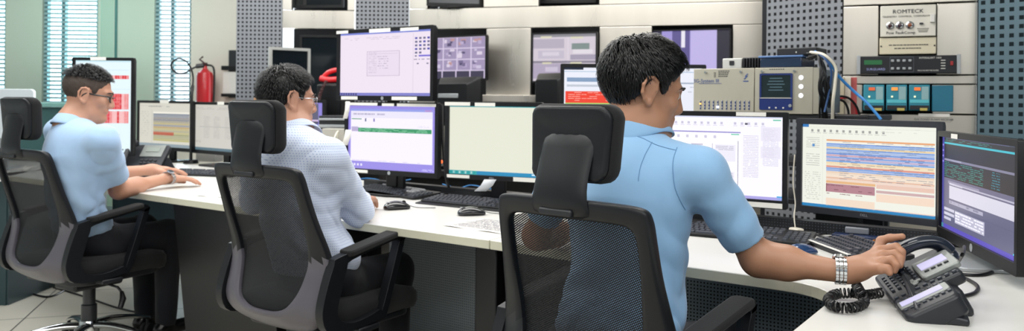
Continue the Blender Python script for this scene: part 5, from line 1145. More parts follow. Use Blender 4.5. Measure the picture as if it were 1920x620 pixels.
for k, lb in enumerate(('first of the three, beside the pale plate', 'middle one of the three', 'last of the three, beside the plain teal plate')):
    x0 = 1619 + k * 42.5; t, w_, h_, y = inF('relay_module', 'teal relay module with lamps, ' + lb, 'module', x0, x0 + 39, 159, 207, .02, M_teal, .08, group=GR)
    ob('display', boxb((-w_ * .1, y - .002, h_ * .84), (w_ * .30, .003, h_ * .12)), emis('led_digits_%d' % k, ('#c85a30', '#ff9440', '#e87030')[k], 1.0), t); ob('label_field', boxb((w_ * .27, y - .001, h_ * .68), (w_ * .34, .002, h_ * .5)), mat('field_pale_teal', '#8fb4b8', .5, 0, .1, 30), t)
    ob('lamp', boxb((-w_ * .22, y - .002, h_ * .54), (.008, .003, .008)), emis('lamp_pale', '#f0f0c0', 1.2), t); ob('pale_band', boxb((0, y - .001, h_ * .36), (w_ * .92, .002, h_ * .13)), mat('band_cyan', '#5cc0cc', .4, 0, .1, 30), t)
    ob('terminal_strip', boxb((0, y - .004, h_ * .12), (w_ * .92, .01, h_ * .16)), M_dark, t); ob('terminal_tag', boxb((w_ * .2, y - .010, h_ * .05), (w_ * .35, .003, h_ * .1)), mat('tag_yellow', '#c0b060', .5), t)
t, w_, h_, y = inF('blank_plate', 'plain dark teal blank plate beside the relay modules', 'plate', 1747, 1787, 160, 209, .012, M_tealp, .06)
t, w_, h_, y = inF('name_plate', 'white name plate strip on the lower steel panel', 'plate', 1722, 1781, 213, 219, .006, M_label, .006, .0005)
t, w_, h_, y = inF('lettering_strip', 'steel strip with dark lettering below the white name plate', 'plate', 1718, 1784, 220, 228, .003, M_steel, .003, .0005)
text('plate_lettering', 'GAS ZONES ALARM RECEIVER', .0125, M_ink, t, (0, y - .001, h_ * .5))
# ------------------------------------------------------------------ people: smooth-union bodies meshed with surface nets
def smin(a, b, k):
    h = np.maximum(k - np.abs(a - b), 0) / k
    return np.minimum(a, b) - h * h * k * .25
class Sdf:
    def __init__(s): s.p = []; s.post = None
    def cone(s, a, b, ra, rb, k=.02): s.p.append(('c', np.array(a, float), np.array(b, float), ra, rb, k)); return s
    def chain(s, pts, rs, k=.02):
        for i in range(len(pts) - 1): s.cone(pts[i], pts[i + 1], rs[i], rs[i + 1], k)
        return s
    def ell(s, c, r, M=None, k=.02, sub=False): s.p.append(('s' if sub else 'e', np.array(c, float), np.array(r, float), M, None, k)); return s
    def __call__(s, P):
        d = None
        for t, a, b, ra, rb, k in s.p:
            if t == 'c':
                ab = b - a; L = ab @ ab + 1e-12; h = np.clip(((P - a) @ ab) / L, 0, 1); q = P - a - h[:, None] * ab; v = np.sqrt((q * q).sum(1)) - (ra + (rb - ra) * h)
            else:
                q = P - a
                if ra is not None: q = q @ ra
                k0 = np.sqrt(((q / b) ** 2).sum(1)); k1 = np.sqrt(((q / (b * b)) ** 2).sum(1)) + 1e-9; v = k0 * (k0 - 1) / k1
                if t == 's': d = -smin(-d, v, k); continue
            d = v if d is None else smin(d, v, k)
        if s.post is not None: d = s.post(P, d)
        return d
def evalc(fn, P, ch=200000):
    return np.concatenate([fn(P[i:i + ch]) for i in range(0, len(P), ch)]) if len(P) else np.zeros(0)
def surface_net(fn, lo, hi, h, c=6):
    lo = np.array(lo, float); hi = np.array(hi, float); nb = np.ceil((hi - lo) / (h * c)).astype(int); n = nb * c + 1
    g = np.stack(np.meshgrid(*[np.arange(k) for k in nb], indexing='ij'), -1).reshape(-1, 3)
    dc = evalc(fn, lo + (g * c + c / 2) * h); V = np.ones(n, np.float32)
    act = np.abs(dc) < c * h * 1.35 + .004
    ins = g[(~act) & (dc < 0)]
    for b in ins: V[b[0] * c:b[0] * c + c + 1, b[1] * c:b[1] * c + c + 1, b[2] * c:b[2] * c + c + 1] = -1
    o = np.stack(np.meshgrid(*[np.arange(c + 1)] * 3, indexing='ij'), -1).reshape(-1, 3)
    ga = g[act]; idx = (ga[:, None, :] * c + o[None]).reshape(-1, 3); fl = np.ravel_multi_index(idx.T, n); fl = np.unique(fl)
    pi = np.stack(np.unravel_index(fl, n), -1); V.reshape(-1)[fl] = evalc(fn, lo + pi * h)
    sg = V < 0
    cs = [sg[i:n[0] - 1 + i, j:n[1] - 1 + j, k:n[2] - 1 + k] for i in (0, 1) for j in (0, 1) for k in (0, 1)]
    tot = sum(x.astype(np.int8) for x in cs); cells = np.argwhere((tot > 0) & (tot < 8)); cid = -np.ones(n - 1, np.int64); cid[tuple(cells.T)] = np.arange(len(cells))
    acc = np.zeros((len(cells), 3)); cnt = np.zeros(len(cells)); corners = [(i, j, k) for i in (0, 1) for j in (0, 1) for k in (0, 1)]
    for a in corners:
        for ax in range(3):
            if a[ax]: continue
            b = list(a); b[ax] = 1; va = V[tuple((cells + a).T)]; vb = V[tuple((cells + b).T)]; m = (va < 0) != (vb < 0); t = np.where(m, va / np.where(m, va - vb, 1), 0)
            p = np.array(a, float)[None] + np.zeros((len(cells), 3)); p[:, ax] = t; acc[m] += p[m]; cnt[m] += 1
    vs = lo + (cells + acc / cnt[:, None]) * h; quads = []
    for ax in range(3):
        u, v = (ax + 1) % 3, (ax + 2) % 3
        A = [slice(None)] * 3; B = [slice(None)] * 3; A[ax] = slice(0, n[ax] - 1); B[ax] = slice(1, n[ax]); s0, s1 = sg[tuple(A)], sg[tuple(B)]
        e = np.argwhere(s0 != s1); e = e[(e[:, u] > 0) & (e[:, v] > 0) & (e[:, u] < n[u] - 1) & (e[:, v] < n[v] - 1)]
        if not len(e): continue
        f = s0[tuple(e.T)]; du = np.zeros(3, int); du[u] = 1; dv = np.zeros(3, int); dv[v] = 1
        q = np.stack([cid[tuple((e - du - dv).T)], cid[tuple((e - dv).T)], cid[tuple(e.T)], cid[tuple((e - du).T)]], 1); q[~f] = q[~f][:, ::-1]; quads.append(q)
    return vs, np.concatenate(quads)
def np_mesh(name, vs, quads, m, parent, smooth=2):
    me = bpy.data.meshes.new(name); me.vertices.add(len(vs)); me.vertices.foreach_set('co', vs.astype(np.float32).ravel()); me.loops.add(quads.size); me.loops.foreach_set('vertex_index', quads.astype(np.int32).ravel())
    me.polygons.add(len(quads)); me.polygons.foreach_set('loop_start', np.arange(0, quads.size, 4, dtype=np.int32)); me.polygons.foreach_set('use_smooth', np.ones(len(quads), bool)); me.update(); me.validate()
    me.materials.append(m); o = bpy.data.objects.new(name, me); link(o, parent)
    if smooth: add_mods(o, smooth=smooth)
    return o
def sdf_ob(name, fn, lo, hi, h, m, parent, smooth=2):
    vs, q = surface_net(fn, lo, hi, h); return np_mesh(name, vs, q, m, parent, smooth)
def rotm(yaw, pitch=0, roll=0):
    """columns = local x (right), y (face), z (up) in room axes; yaw turns the face from +y towards +x"""
    return np.array((Matrix.Rotation(-R(yaw), 3, 'Z') @ Matrix.Rotation(R(roll), 3, 'Y') @ Matrix.Rotation(-R(pitch), 3, 'X')))
def noise3(P, f, seed=0):
    rn = np.random.RandomState(seed); s = 0
    for k in range(5):
        d = rn.normal(size=3); d /= np.linalg.norm(d); s = s + np.sin(P @ d * f * (1 + .5 * k) + rn.uniform(0, 6) + 1.6 * np.sin(P @ rn.normal(size=3) * f * .5)) / (1 + .4 * k)
    return s / 3

def head_sdf(c, Rm, s=1.):
    S_ = Sdf(); L = lambda *v: c + Rm @ (np.array(v) * s); ell = lambda v, r, k=.02, sub=False, M=None: S_.ell(L(*v), np.array(r) * s, Rm if M is None else Rm @ M, k * s, sub); con = lambda a, b, ra, rb, k=.02: S_.cone(L(*a), L(*b), ra * s, rb * s, k * s)
    ell((0, -.012, .036), (.0765, .097, .084)); ell((0, .028, -.03), (.060, .062, .072), .03)
    for x in (-1, 1):
        con((x * .052, .0, -.045), (x * .046, .03, -.078), .022, .018, .03); con((x * .046, .03, -.078), (0, .070, -.098), .018, .016, .03)
        ell((x * .040, .062, -.022), (.024, .022, .02), .02)
        con((x * .008, .088, .024), (x * .044, .070, .026), .009, .008, .015)
        ell((x * .031, .094, .006), (.017, .014, .011), .012, True)
        ell((x * .031, .0745, .004), (.0135, .0125, .0125), .004)
        con((x * .018, .0845, .0105), (x * .042, .074, .010), .0035, .003, .003); con((x * .020, .083, -.003), (x * .040, .075, -.002), .003, .003, .004)
        ell((x * .012, .094, -.036), (.009, .010, .008), .008)
        # ear: plate, rim, lobe, bowl
        ex = x * .079
        ell((ex, -.010, -.004), (.008, .019, .032), .008)
        rim = [(.013, .006), (.010, .027), (-.004, .035), (-.020, .030), (-.028, .011), (-.025, -.009), (-.013, -.025), (-.002, -.034)]
        for (a, b), (c2, d) in zip(rim, rim[1:]): con((x * (.083 + .35 * max(0, -a)), -.008 + a, -.002 + b), (x * (.083 + .35 * max(0, -c2)), -.008 + c2, -.002 + d), .0045, .0045, .004)
        ell((x * .083, -.006, -.031), (.006, .008, .009), .006)
        ell((x * .0905, -.012, .0), (.0055, .0095, .016), .004, True)
    con((0, .087, .016), (0, .106, -.030), .0075, .0115, .014); ell((0, .094, -.036), (.014, .012, .008), .01)
    ell((0, .084, -.060), (.026, .012, .010), .012); ell((0, .0905, -.0565), (.021, .0065, .0045), .004); ell((0, .0895, -.0665), (.018, .007, .0055), .004); ell((0, .0985, -.0615), (.020, .003, .0012), .002, True)
    ell((0, .076, -.097), (.018, .016, .014), .02)
    return S_, L
def hair_fn(c, Rm, s, thick, zline, kx=1., spikes=0., seed=1, front=.09):
    """cap of hair around the skull above a hairline given over the front-back axis"""
    E = np.array((.0765 + thick * .75, .097 + thick, .084 + thick * 1.1)) * s; cc = c + Rm @ (np.array((0, -.014, .037)) * s)
    def f(P):
        q = (P - cc) @ Rm; k0 = np.sqrt(((q / E) ** 2).sum(1)); k1 = np.sqrt(((q / (E * E)) ** 2).sum(1)) + 1e-9; d = k0 * (k0 - 1) / k1
        l = (P - c) @ Rm / s; zl = np.interp(l[:, 1], [z[0] for z in zline], [z[1] for z in zline]) 
        th = np.arctan2(l[:, 0], l[:, 1] + .02); d = d - (.0015 * np.sin(th * 60 + 4 * np.sin(l[:, 2] * 60)) + spikes * (np.maximum(0, np.sin(l[:, 0] * 420 + 2 * np.sin(l[:, 1] * 200)) * np.sin(l[:, 1] * 380)) * np.clip((l[:, 2] - .06) / .04, 0, 1))) * s
        cut = (zl + .003 * np.sin(th * 25) - l[:, 2]) * s; h = np.maximum(.014 - np.abs(d - cut), 0) / .014
        return np.maximum(d, cut) + h * h * .014 * .25
    return f, E, cc
HAIR = mat('hair_black', '#060607', .30, 0, .4, 90, .5, stretch=(1, 1, .25), spec=.35, dist=.003)
HAIRF = mat('hair_fade', '#40342d', .6, 0, .3, 200, .3)
def strands(parent, c, Rm, s, E, cc, n, zline, seed, whorl=(0, -.05, .13), lift=.006, length=.055, rad=.0007, sweep=None, zmin=-.2, name='hair_strands'):
    rn = np.random.RandomState(seed); vs, fs = [], []; w_ = np.array(whorl)
    for _ in range(n * 5):
        if len(fs) >= n * 10: break
        d = rn.normal(size=3); d /= np.linalg.norm(d); l0 = d * E / s
        if l0[2] < zmin: continue
        loc = l0 + np.array((0, -.014, .037))
        if loc[2] < np.interp(loc[1], [z[0] for z in zline], [z[1] for z in zline]) + .004: continue
        t = loc - w_; t -= d * (t @ d)
        if sweep is not None: t = t / (np.linalg.norm(t) + 1e-6) + np.array(sweep) * max(0, d[2]) * 1.2; t -= d * (t @ d)
        t = t / (np.linalg.norm(t) + 1e-6) + rn.normal(size=3) * .12; ln = length * rn.uniform(.6, 1.1); path = []
        for k in range(6):
            f = k / 5; q = d * .995 + t * f * ln / .09; q /= np.linalg.norm(q); q = q * (1 + (lift / .09) * math.sin(f * 2.2) * rn.uniform(.7, 1.3) / 1.0 - .02); p = q * E / s; path.append(cc + Rm @ (p * s))
        pl = (np.array(path) - c) @ Rm / s
        if (pl[:, 2] < np.interp(pl[:, 1], [z[0] for z in zline], [z[1] for z in zline]) - .003).any() or pl[:, 1].max() > .100: continue
        k0 = len(vs)
        for k, p in enumerate(path):
            r_ = rad * (1 - .8 * k / 5) * s; a = Rm @ d; tt = (path[min(k + 1, 5)] - path[max(0, k - 1)]); tt /= np.linalg.norm(tt) + 1e-9; b = np.cross(a, tt); b /= np.linalg.norm(b) + 1e-9
            vs += [p + b * r_ * 1.6, p + a * r_, p - b * r_ * 1.6]
        for k in range(5):
            i = k0 + k * 3; fs += [(i, i + 1, i + 4, i + 3), (i + 1, i + 2, i + 5, i + 4)]
    return np_mesh(name, np.array(vs), np.array(fs), HAIR, parent, 0)
SKIN = mat('skin_tan', '#a97b60', .48, 0, .06, 30, .12, sss=.08, dist=.0006)
SKIN2 = mat('skin_light_tan', '#bd8c74', .48, 0, .05, 30, .12, sss=.08, dist=.0006)
M_lens = mat('eye_white', '#cfc8c0', .2); M_iris = mat('eye_dark', '#15100e', .1)
M_brow = mat('eyebrow', '#16120f', .7)
def face_bits(t, L, Rm, s):
    for x in (-1, 1):
        bm = BM(); bmesh.ops.create_uvsphere(bm, u_segments=16, v_segments=10, radius=.0118 * s); o = ob('eye', bm, M_lens, t, loc=Vector(L(x * .031, .0765, .004)))
        bm = BM(); bmesh.ops.create_uvsphere(bm, u_segments=12, v_segments=8, radius=.0062 * s); o2 = ob('iris', bm, M_iris, t, loc=Vector(L(x * .031 + .0006, .0832, .0035)))
        bm = BM(); tube(bm, [Vector(L(*v)) for v in ((x * .014, .0985, .023), (x * .028, .0955, .0285), (x * .044, .082, .026), (x * .050, .074, .021))], [.0022 * s, .0032 * s, .0026 * s, .0012 * s], 8, flat=.8); ob('eyebrow', bm, M_brow, t)
def hand_sdf(S_, wrist, palm_end, up, side, r=1., curl=.5, spread=1., thumb=1):
    """wrist -> knuckles direction, up = back of the hand, side = towards the thumb"""
    w = np.array(wrist, float); pe = np.array(palm_end, float); f = pe - w; f /= np.linalg.norm(f); up = np.array(up, float); up -= f * (up @ f); up /= np.linalg.norm(up); sd = np.array(side, float); sd -= f * (sd @ f); sd -= up * (sd @ up); sd /= np.linalg.norm(sd)
    S_.cone(w, w + f * .02, .024 * r, .026 * r, .02)
    for o_, k in ((.026, .0), (.009, .0), (-.009, -.002), (-.025, -.006)): S_.cone(w + f * .01 + sd * o_ * .45, pe + sd * o_ * r + f * k, .017 * r, .0115 * r, .014)
    for (o_, k, ln) in ((.028, .0, .072), (.010, .004, .080), (-.009, .0, .074), (-.026, -.008, .058)):
        b = pe + sd * o_ * r + f * k; a1 = -curl * .5; p = b; rr = .0092 * r
        for j, (fr2, cc_) in enumerate(((.45, .55), (.32, 1.), (.26, .8))):
            a1 += -curl * cc_ * (.3 if j == 0 else 1); dr = (f + sd * (o_ * 3. * spread)) ; dr /= np.linalg.norm(dr); q = p + (dr * math.cos(a1) + up * math.sin(a1)) * ln * fr2 * r
            S_.cone(p, q, rr, rr * .92, .005); p = q; rr *= .92
    if thumb:
        b = w + f * .028 + sd * .022 * r - up * .004; m = b + (f * .6 + sd * .75 - up * .15) * .034 * r; e = m + (f * .9 + sd * .25 - up * .25) * .030 * r; e2 = e + (f * 1. - sd * .05 - up * .2) * .024 * r
        S_.chain([b, m, e, e2], [.016 * r, .0125 * r, .0105 * r, .009 * r], .008)
def watch(t, a, b, r, face_dir, label):
    a, b = Vector(a), Vector(b); ax = (b - a).normalized(); fd = Vector(face_dir); fd = (fd - ax * fd.dot(ax)).normalized(); c2 = ax.cross(fd)
    # band follows an oval wrist
    n = 26; bm = BM()
    for k in range(n):
        an = 2 * math.pi * (k + .5) / n; 
        if abs(math.atan2(math.sin(an), math.cos(an))) < .42: continue
        o_ = fd * math.cos(an) * r * .92 + c2 * math.sin(an) * r * 1.06; tn = (-fd * math.sin(an) + c2 * math.cos(an)).normalized(); nn = o_.normalized(); Mx = Matrix((tuple(ax) + (0,), tuple(tn) + (0,), tuple(nn) + (0,), (0, 0, 0, 1))).transposed()
        for off, wd in ((-.0085, .0072), (0, .0078), (.0085, .0072)): box(bm, (0, 0, 0), (wd, 2 * math.pi * r / n * .86, .0028), Matrix.Translation(a + ax * off + o_) @ Mx)
    wt = ob('wristwatch', bm, M_chrome, t, bevel=.0006, label=label)
    Mx = Matrix((tuple(c2) + (0,), tuple(ax) + (0,), tuple(fd) + (0,), (0, 0, 0, 1))).transposed(); Mx = Matrix.Translation(a + fd * r * .90) @ Mx
    bm = BM(); lathe(bm, [(0, 0), (.017, 0), (.0185, .003), (.017, .0075), (.014, .008), (0, .008)], 28, Mx); ob('watch_case', bm, M_chrome, wt); bm = BM(); lathe(bm, [(0, .0081), (.0135, .0081), (0, .0084)], 24, Mx); ob('watch_dial', bm, mat('dial_dark', '#1c2a38', .15), wt)
def glasses(t, L, s, m, rim=.0014, half=False):
    for x in (-1, 1):
        bm = BM(); pts = [Vector(L(x * (.033 + .024 * math.cos(a)), .0985 - .006 * abs(math.cos(a)), .002 + .0165 * math.sin(a))) for a in [2 * math.pi * k / 24 for k in range(24)]]
        tube(bm, pts, rim * s, 8, True); ob('glasses_rim', bm, m, t)
        bm = BM(); bm.faces.new([bm.verts.new(p) for p in pts]); ob('glasses_lens', bm, mat('lens_clear', '#ffffff', .03, 0, 0, 5, alpha=.12), t)
        bm = BM(); tube(bm, [Vector(L(*v)) for v in ((x * .056, .094, .010), (x * .072, .080, .011), (x * .080, .03, .009), (x * .083, -.004, .010), (x * .083, -.016, .0), (x * .082, -.020, -.010))], [rim * s * 1.3] * 6, 8, flat=1.0); ob('glasses_temple', bm, m, t)
    bm = BM(); tube(bm, [Vector(L(*v)) for v in ((-.010, .100, .005), (0, .108, .008), (.010, .100, .005))], rim * s); ob('glasses_bridge', bm, m, t)
def collar(t, neck, up, fwd, r0, r1, h_, m, gap=.35):
    """folded shirt collar: a stand and a sloping leaf, open at the front"""
    n_ = Vector(neck); u = Vector(up).normalized(); f = Vector(fwd); f = (f - u * f.dot(u)).normalized(); s_ = f.cross(u); rings = []
    for k in range(29):
        a = math.pi + (k / 28 - .5) * (2 * math.pi - gap); d = f * math.cos(a) + s_ * math.sin(a); front = max(0, math.cos(a)); rg = []
        for rr, zz in ((r0 * .98, -h_ * .5), (r0 * .97, h_ * .8), (r0 * 1.01, h_ * 1.0), (r0 * 1.06, h_ * .95), (r1 * (.93 + .14 * front), -h_ * (.75 + .9 * front ** 2)), (r1 * (.90 + .14 * front), -h_ * (.95 + .9 * front ** 2))): rg.append(n_ + d * rr + u * (zz - front * .012) )
        rings.append(rg)
    bm = BM(); R_ = [[bm.verts.new(v) for v in rg] for rg in rings]
    for A, B in zip(R_, R_[1:]):
        for k in range(5): bm.faces.new((A[k], A[k + 1], B[k + 1], B[k]))
    return ob('collar', bm, m, t, sub=1, ang=60, solid=.0025)
def shirt_mat(name, col, check=False):
    m = mat(name, col, .8, 0, .05, 14, .25, sheen=.25, dist=.004); nt = m.node_tree
    if check:
        b = nt.nodes['Principled BSDF']; o = uv_xy(nt, 'Object'); ks = []
        for v in (math_node(nt, 'ADD', o[0], o[1]), o[2]): ks.append(math_node(nt, 'LESS_THAN', math_node(nt, 'FRACT', math_node(nt, 'DIVIDE', v, .0085)), .30))
        k = math_node(nt, 'MULTIPLY', ks[0], ks[1]); mx = nt.nodes.new('ShaderNodeMix'); mx.data_type = 'RGBA'; nt.links.new(b.inputs['Base Color'].links[0].from_socket, mx.inputs['A']); mx.inputs['B'].default_value = hx('#7f95c8'); nt.links.new(k, mx.inputs['Factor']); nt.links.new(mx.outputs['Result'], b.inputs['Base Color'])
    return m
M_trs = mat('trousers_navy', '#0b0e18', .85, 0, .2, 40, .3, sheen=.1); M_shoe = mat('shoe_black', '#0a0a0b', .25, 0, .1, 30)
V3 = lambda *v: np.array(v, float)
def person(label, c, face, s, neck, sh, chest, waist, hip, arms, legs, shirt, skin, sleeve, hair, wrinkle_seed, hres=.0035, sl_r=None, belly=.115, dbl=None):
    """arms = [(shoulder, elbow, wrist, hand spec)], right first; legs = [(hip, knee, ankle, toe)]"""
    t = thing('person', label, 'person', (float(hip[0]), float(hip[1]), 0)); base = V3(hip[0], hip[1], 0)
    Rm = rotm(*face); off = lambda p: np.array(p, float) - base
    c = off(c); H, L = head_sdf(c, Rm, s)
    neck = off(neck); arms = [[off(a), off(b), off(w), hs] for a, b, w, hs in arms]; chest, waist, hip_ = off(chest), off(waist), off(hip); legs = [[off(x) for x in l] for l in legs]
    ux = arms[0][0] - arms[1][0]; ux[2] = 0; ux /= np.linalg.norm(ux); fw = np.cross(V3(0, 0, 1), ux); up = neck - chest; up /= np.linalg.norm(up); TM = np.stack([ux, fw, V3(0, 0, 1)], 1)
    # ---- body: head, neck, torso, arms and hands in one skin
    H.cone(L(0, -.028, -.045), neck + (neck - c) * .05, .050 * s, .054 * s, .03)
    H.cone(neck, chest, .075, .115, .05); H.ell(waist, (.13, .09, .14), TM, .06); 
    for a, b, w, hs in arms:
        ar = hs.get('ar', 1.); H.chain([a, b, w], [.046 * ar, .037 * ar, .025], .02); m = b + (w - b) * .25; H.cone(b + (w - b) * .05, m + (w - b) * .10, .038 * ar, .040 * ar, .03)
        if hs.get('custom'): hs['custom'](H, base)
        else: hand_sdf(H, w, w + off(hs['dir']) + base if False else w + np.array(hs['dir']) * .085, hs.get('up', (0, 0, 1)), hs['side'], hs.get('r', 1.), hs.get('curl', .5))
    allp = [c + V3(0, 0, .16), c + V3(.16, 0, 0), c - V3(.16, 0, 0), c + V3(0, .16, 0), c - V3(0, .16, 0), waist - V3(.16, .16, .16), waist + V3(.16, .16, 0)] + [p + V3(.09, .09, .09) for a in arms for p in a[:3]] + [p - V3(.09, .09, .09) for a in arms for p in a[:3]] + [a[2] + np.array(a[3].get('dir', (0, 0, 0))) * .2 + V3(*e) for a in arms for e in ((.03, .03, .05), (-.03, -.03, -.05))] + [x for a in arms for x in a[3].get('ext', [])]
    lo, hi = np.min(allp, 0), np.max(allp, 0)
    sdf_ob('body', H, lo, hi, hres, skin, t, 2)
    face_bits(t, L, Rm, s)
    # ---- shirt
    T = Sdf(); T.ell(chest, (.165, .112, .19), TM, .05); T.ell(chest + V3(0, 0, .06), (.175, .10, .12), TM, .05); T.ell(waist, (.150, belly, .17), TM, .08); T.ell(hip_ + V3(0, 0, .06), (.165, .125, .10), TM, .07)
    T.cone(neck - V3(0, 0, .008), chest + V3(0, 0, .02), .066, .13, .04)
    for i, (a, b, w, hs) in enumerate(arms):
        T.cone(neck - V3(0, 0, .045), a + V3(0, 0, .005), .05, .058, .05)
        if sleeve == 'short':
            e = a + (b - a) * 1.02; T.chain([a, e], [.062, .064 if sl_r is None else sl_r], .035)
        else: T.chain([a, b, w], [.064, .056, .036], .03)
    ed = []
    if sleeve == 'short':
        for a, b, w, hs in arms: ed.append((a + (b - a) * hs.get('cut', .74), (b - a) / np.linalg.norm(b - a), a))
    zh = hip_[2] + .01
    def post(P, d):
        # pulled folds: along the back towards the armpits, and around the sleeves
        w1 = np.zeros(len(P))
        for a, b, w, hs in arms:
            ax = (b - a) / np.linalg.norm(b - a); q = P - a; al = q @ ax; r_ = np.linalg.norm(q - al[:, None] * ax, axis=1); w1 += np.exp(-(r_ / .09) ** 2) * np.clip(al / .05, 0, 1) * np.sin(al * 75 + 3 * noise3(P, 14, wrinkle_seed)) * .0022
            dd = np.linalg.norm(P - (a - V3(0, 0, .07)), axis=1); w1 += np.exp(-(dd / .16) ** 2) * (1 - 2 * np.abs(np.sin(dd * 50 + 2.5 * noise3(P, 9, wrinkle_seed + 2)))) * .0030
        lz = P[:, 2]; w1 += np.clip((chest[2] + .02 - lz) / .2, 0, 1) * (.5 - np.abs(noise3(P * V3(1, 1, .4) + .25 * P[:, 2:3], 30, wrinkle_seed + 1))) * .016
        w1 += (.5 - np.abs(noise3(P * V3(1, 1, .6), 20, wrinkle_seed + 5))) * .0022
        d = d + w1
        for p, ax, a in ed:
            q = P - p; cut = q @ ax; near = np.linalg.norm(q - cut[:, None] * ax, axis=1) < .10; d = np.where(near & (cut > -.02), np.maximum(d, cut), d)
        return np.maximum(d, zh - lz + .006 * noise3(P, 12, 3))
    T.post = post
    pts = [neck + V3(0, 0, .06), hip_ - V3(.24, .24, .05), hip_ + V3(.24, .24, .1), chest + V3(.22, .22, .1), chest - V3(.22, .22, .1)] + [p + V3(*[e] * 3) for a in arms for p in a[:3] for e in (.08, -.08)]
    sdf_ob('shirt', T, np.min(pts, 0), np.max(pts, 0), .0048, shirt, t, 2)
    nd = (L(0, -.03, -.05) - neck); nd = nd / np.linalg.norm(nd); fwv = np.array(Rm[:, 1]) * .5 + fw; fwv[2] = 0
    collar(t, neck + nd * .022, nd, fwv, .064, .098, .028, shirt, .5)
    # ---- trousers and shoes
    G = Sdf(); G.ell(hip_ + V3(0, 0, .0), (.165, .12, .095), TM, .05)
    for hp, kn, an, toe in legs: G.chain([hp, kn], [.092, .068], .05); G.chain([kn, an], [.066, .050], .03)
    G.post = lambda P, d: d + noise3(P, 30, wrinkle_seed + 9) * .004
    pts = [hip_ + V3(.22, .22, .14), hip_ - V3(.22, .22, .14)] + [p + V3(*[e] * 3) for l in legs for p in l[:3] for e in (.11, -.07)]
    sdf_ob('trousers', G, np.min(pts, 0), np.max(pts, 0), .009, M_trs, t, 2)
    for hp, kn, an, toe in legs:
        S2 = Sdf(); d = toe - an; d[2] = 0; d /= np.linalg.norm(d); b = V3(an[0], an[1], .035); S2.cone(b - d * .03, b + d * .16, .036, .032, .02); S2.cone(b, V3(an[0], an[1], .09), .04, .042, .02); S2.post = lambda P, dd: np.maximum(dd, .004 - P[:, 2])
        sdf_ob('shoe', S2, b - .24, b + .24, .007, M_shoe, t, 1)
    hair(t, c, Rm, s)
    return t, L, base
ZL = [(-.13, -.072), (-.06, -.080), (-.042, -.060), (-.028, -.010), (-.012, .030), (.010, .026), (.018, .0), (.032, -.004), (.040, .030), (.058, .046), (.072, .066), (.085, .074), (.13, .08)]
def hair_near(t, c, Rm, s):
    f, E, cc = hair_fn(c, Rm, s, .015, ZL, spikes=.004); sdf_ob('hair', f, cc - E - .03, cc + E + .03, .003, HAIR, t, 1)
    strands(t, c, Rm, s, E, cc, 2400, ZL, 4, lift=.012, length=.052, rad=.0013, sweep=(.5, .8, .1))
def hair_mid(t, c, Rm, s):
    f, E, cc = hair_fn(c, Rm, s, .009, ZL, spikes=.004); sdf_ob('hair', f, cc - E - .03, cc + E + .03, .004, HAIR, t, 1)
    strands(t, c, Rm, s, E, cc, 2000, ZL, 7, lift=.012, length=.030, rad=.0009)
ZF_ = [(-.13, .062), (-.04, .070), (.0, .072), (.05, .072), (.08, .074), (.13, .078)]
def hair_left(t, c, Rm, s):
    f, E, cc = hair_fn(c, Rm, s, .004, ZL); sdf_ob('hair_sides', f, cc - E - .03, cc + E + .03, .004, HAIRF, t, 1)
    f, E, cc = hair_fn(c, Rm, s, .007, ZF_, spikes=.006, kx=1); sdf_ob('hair', f, cc - E - .03, cc + E + .03, .004, HAIR, t, 1)
    strands(t, c, Rm, s, E, cc, 1500, ZF_, 9, lift=.013, length=.016, rad=.0011)
def pt(px, py, Z): return np.array(P(px, py, Z))

# near man -------------------------------------------------
n3 = V3(math.sin(R(41)), math.cos(R(41)), 0); u3 = V3(math.cos(R(41)), -math.sin(R(41)), 0)
hb = V3(B3.x, B3.y, 0)
wR = pt(1580, 509, 1.84)
def hand_near(H, base):
    q = lambda x, y, Z: pt(x, y, Z) - base
    w = q(1592, 509, 1.84); kn = [q(1648, 470, 1.86), q(1655, 478, 1.83), q(1655, 490, 1.80), q(1650, 503, 1.775)]
    H.cone(w, w + (kn[2] - w) * .3, .024, .026, .02)
    for k, r0 in zip(kn, (.017, .018, .018, .016)): H.cone(w + (kn[1] - w) * .12, k, .021, .0125, .016)
    H.chain([q(1622, 492, 1.86), q(1645, 470, 1.885), q(1652, 451, 1.895), q(1668, 446, 1.885), q(1692, 443, 1.87)], [.016, .0125, .0105, .0092, .0075], .006)
    H.chain([kn[0], q(1680, 463, 1.85), q(1690, 472, 1.835), q(1691, 484, 1.83)], [.0115, .0100, .0092, .0080], .005)
    H.chain([kn[1], q(1678, 476, 1.82), q(1688, 485, 1.808), q(1687, 497, 1.80)], [.0112, .0100, .0092, .0080], .005)
    H.chain([kn[2], q(1672, 487, 1.79), q(1680, 496, 1.78), q(1677, 507, 1.78)], [.0110, .0098, .0088, .0076], .005)
    H.chain([kn[3], q(1664, 503, 1.765), q(1668, 511, 1.76)], [.0100, .0088, .0076], .005)
SH1 = shirt_mat('shirt_sky_blue', '#86afd4'); SH2 = shirt_mat('shirt_patterned_white', '#ccd6ea', True); SH3 = shirt_mat('shirt_pale_blue', '#9dbadb')
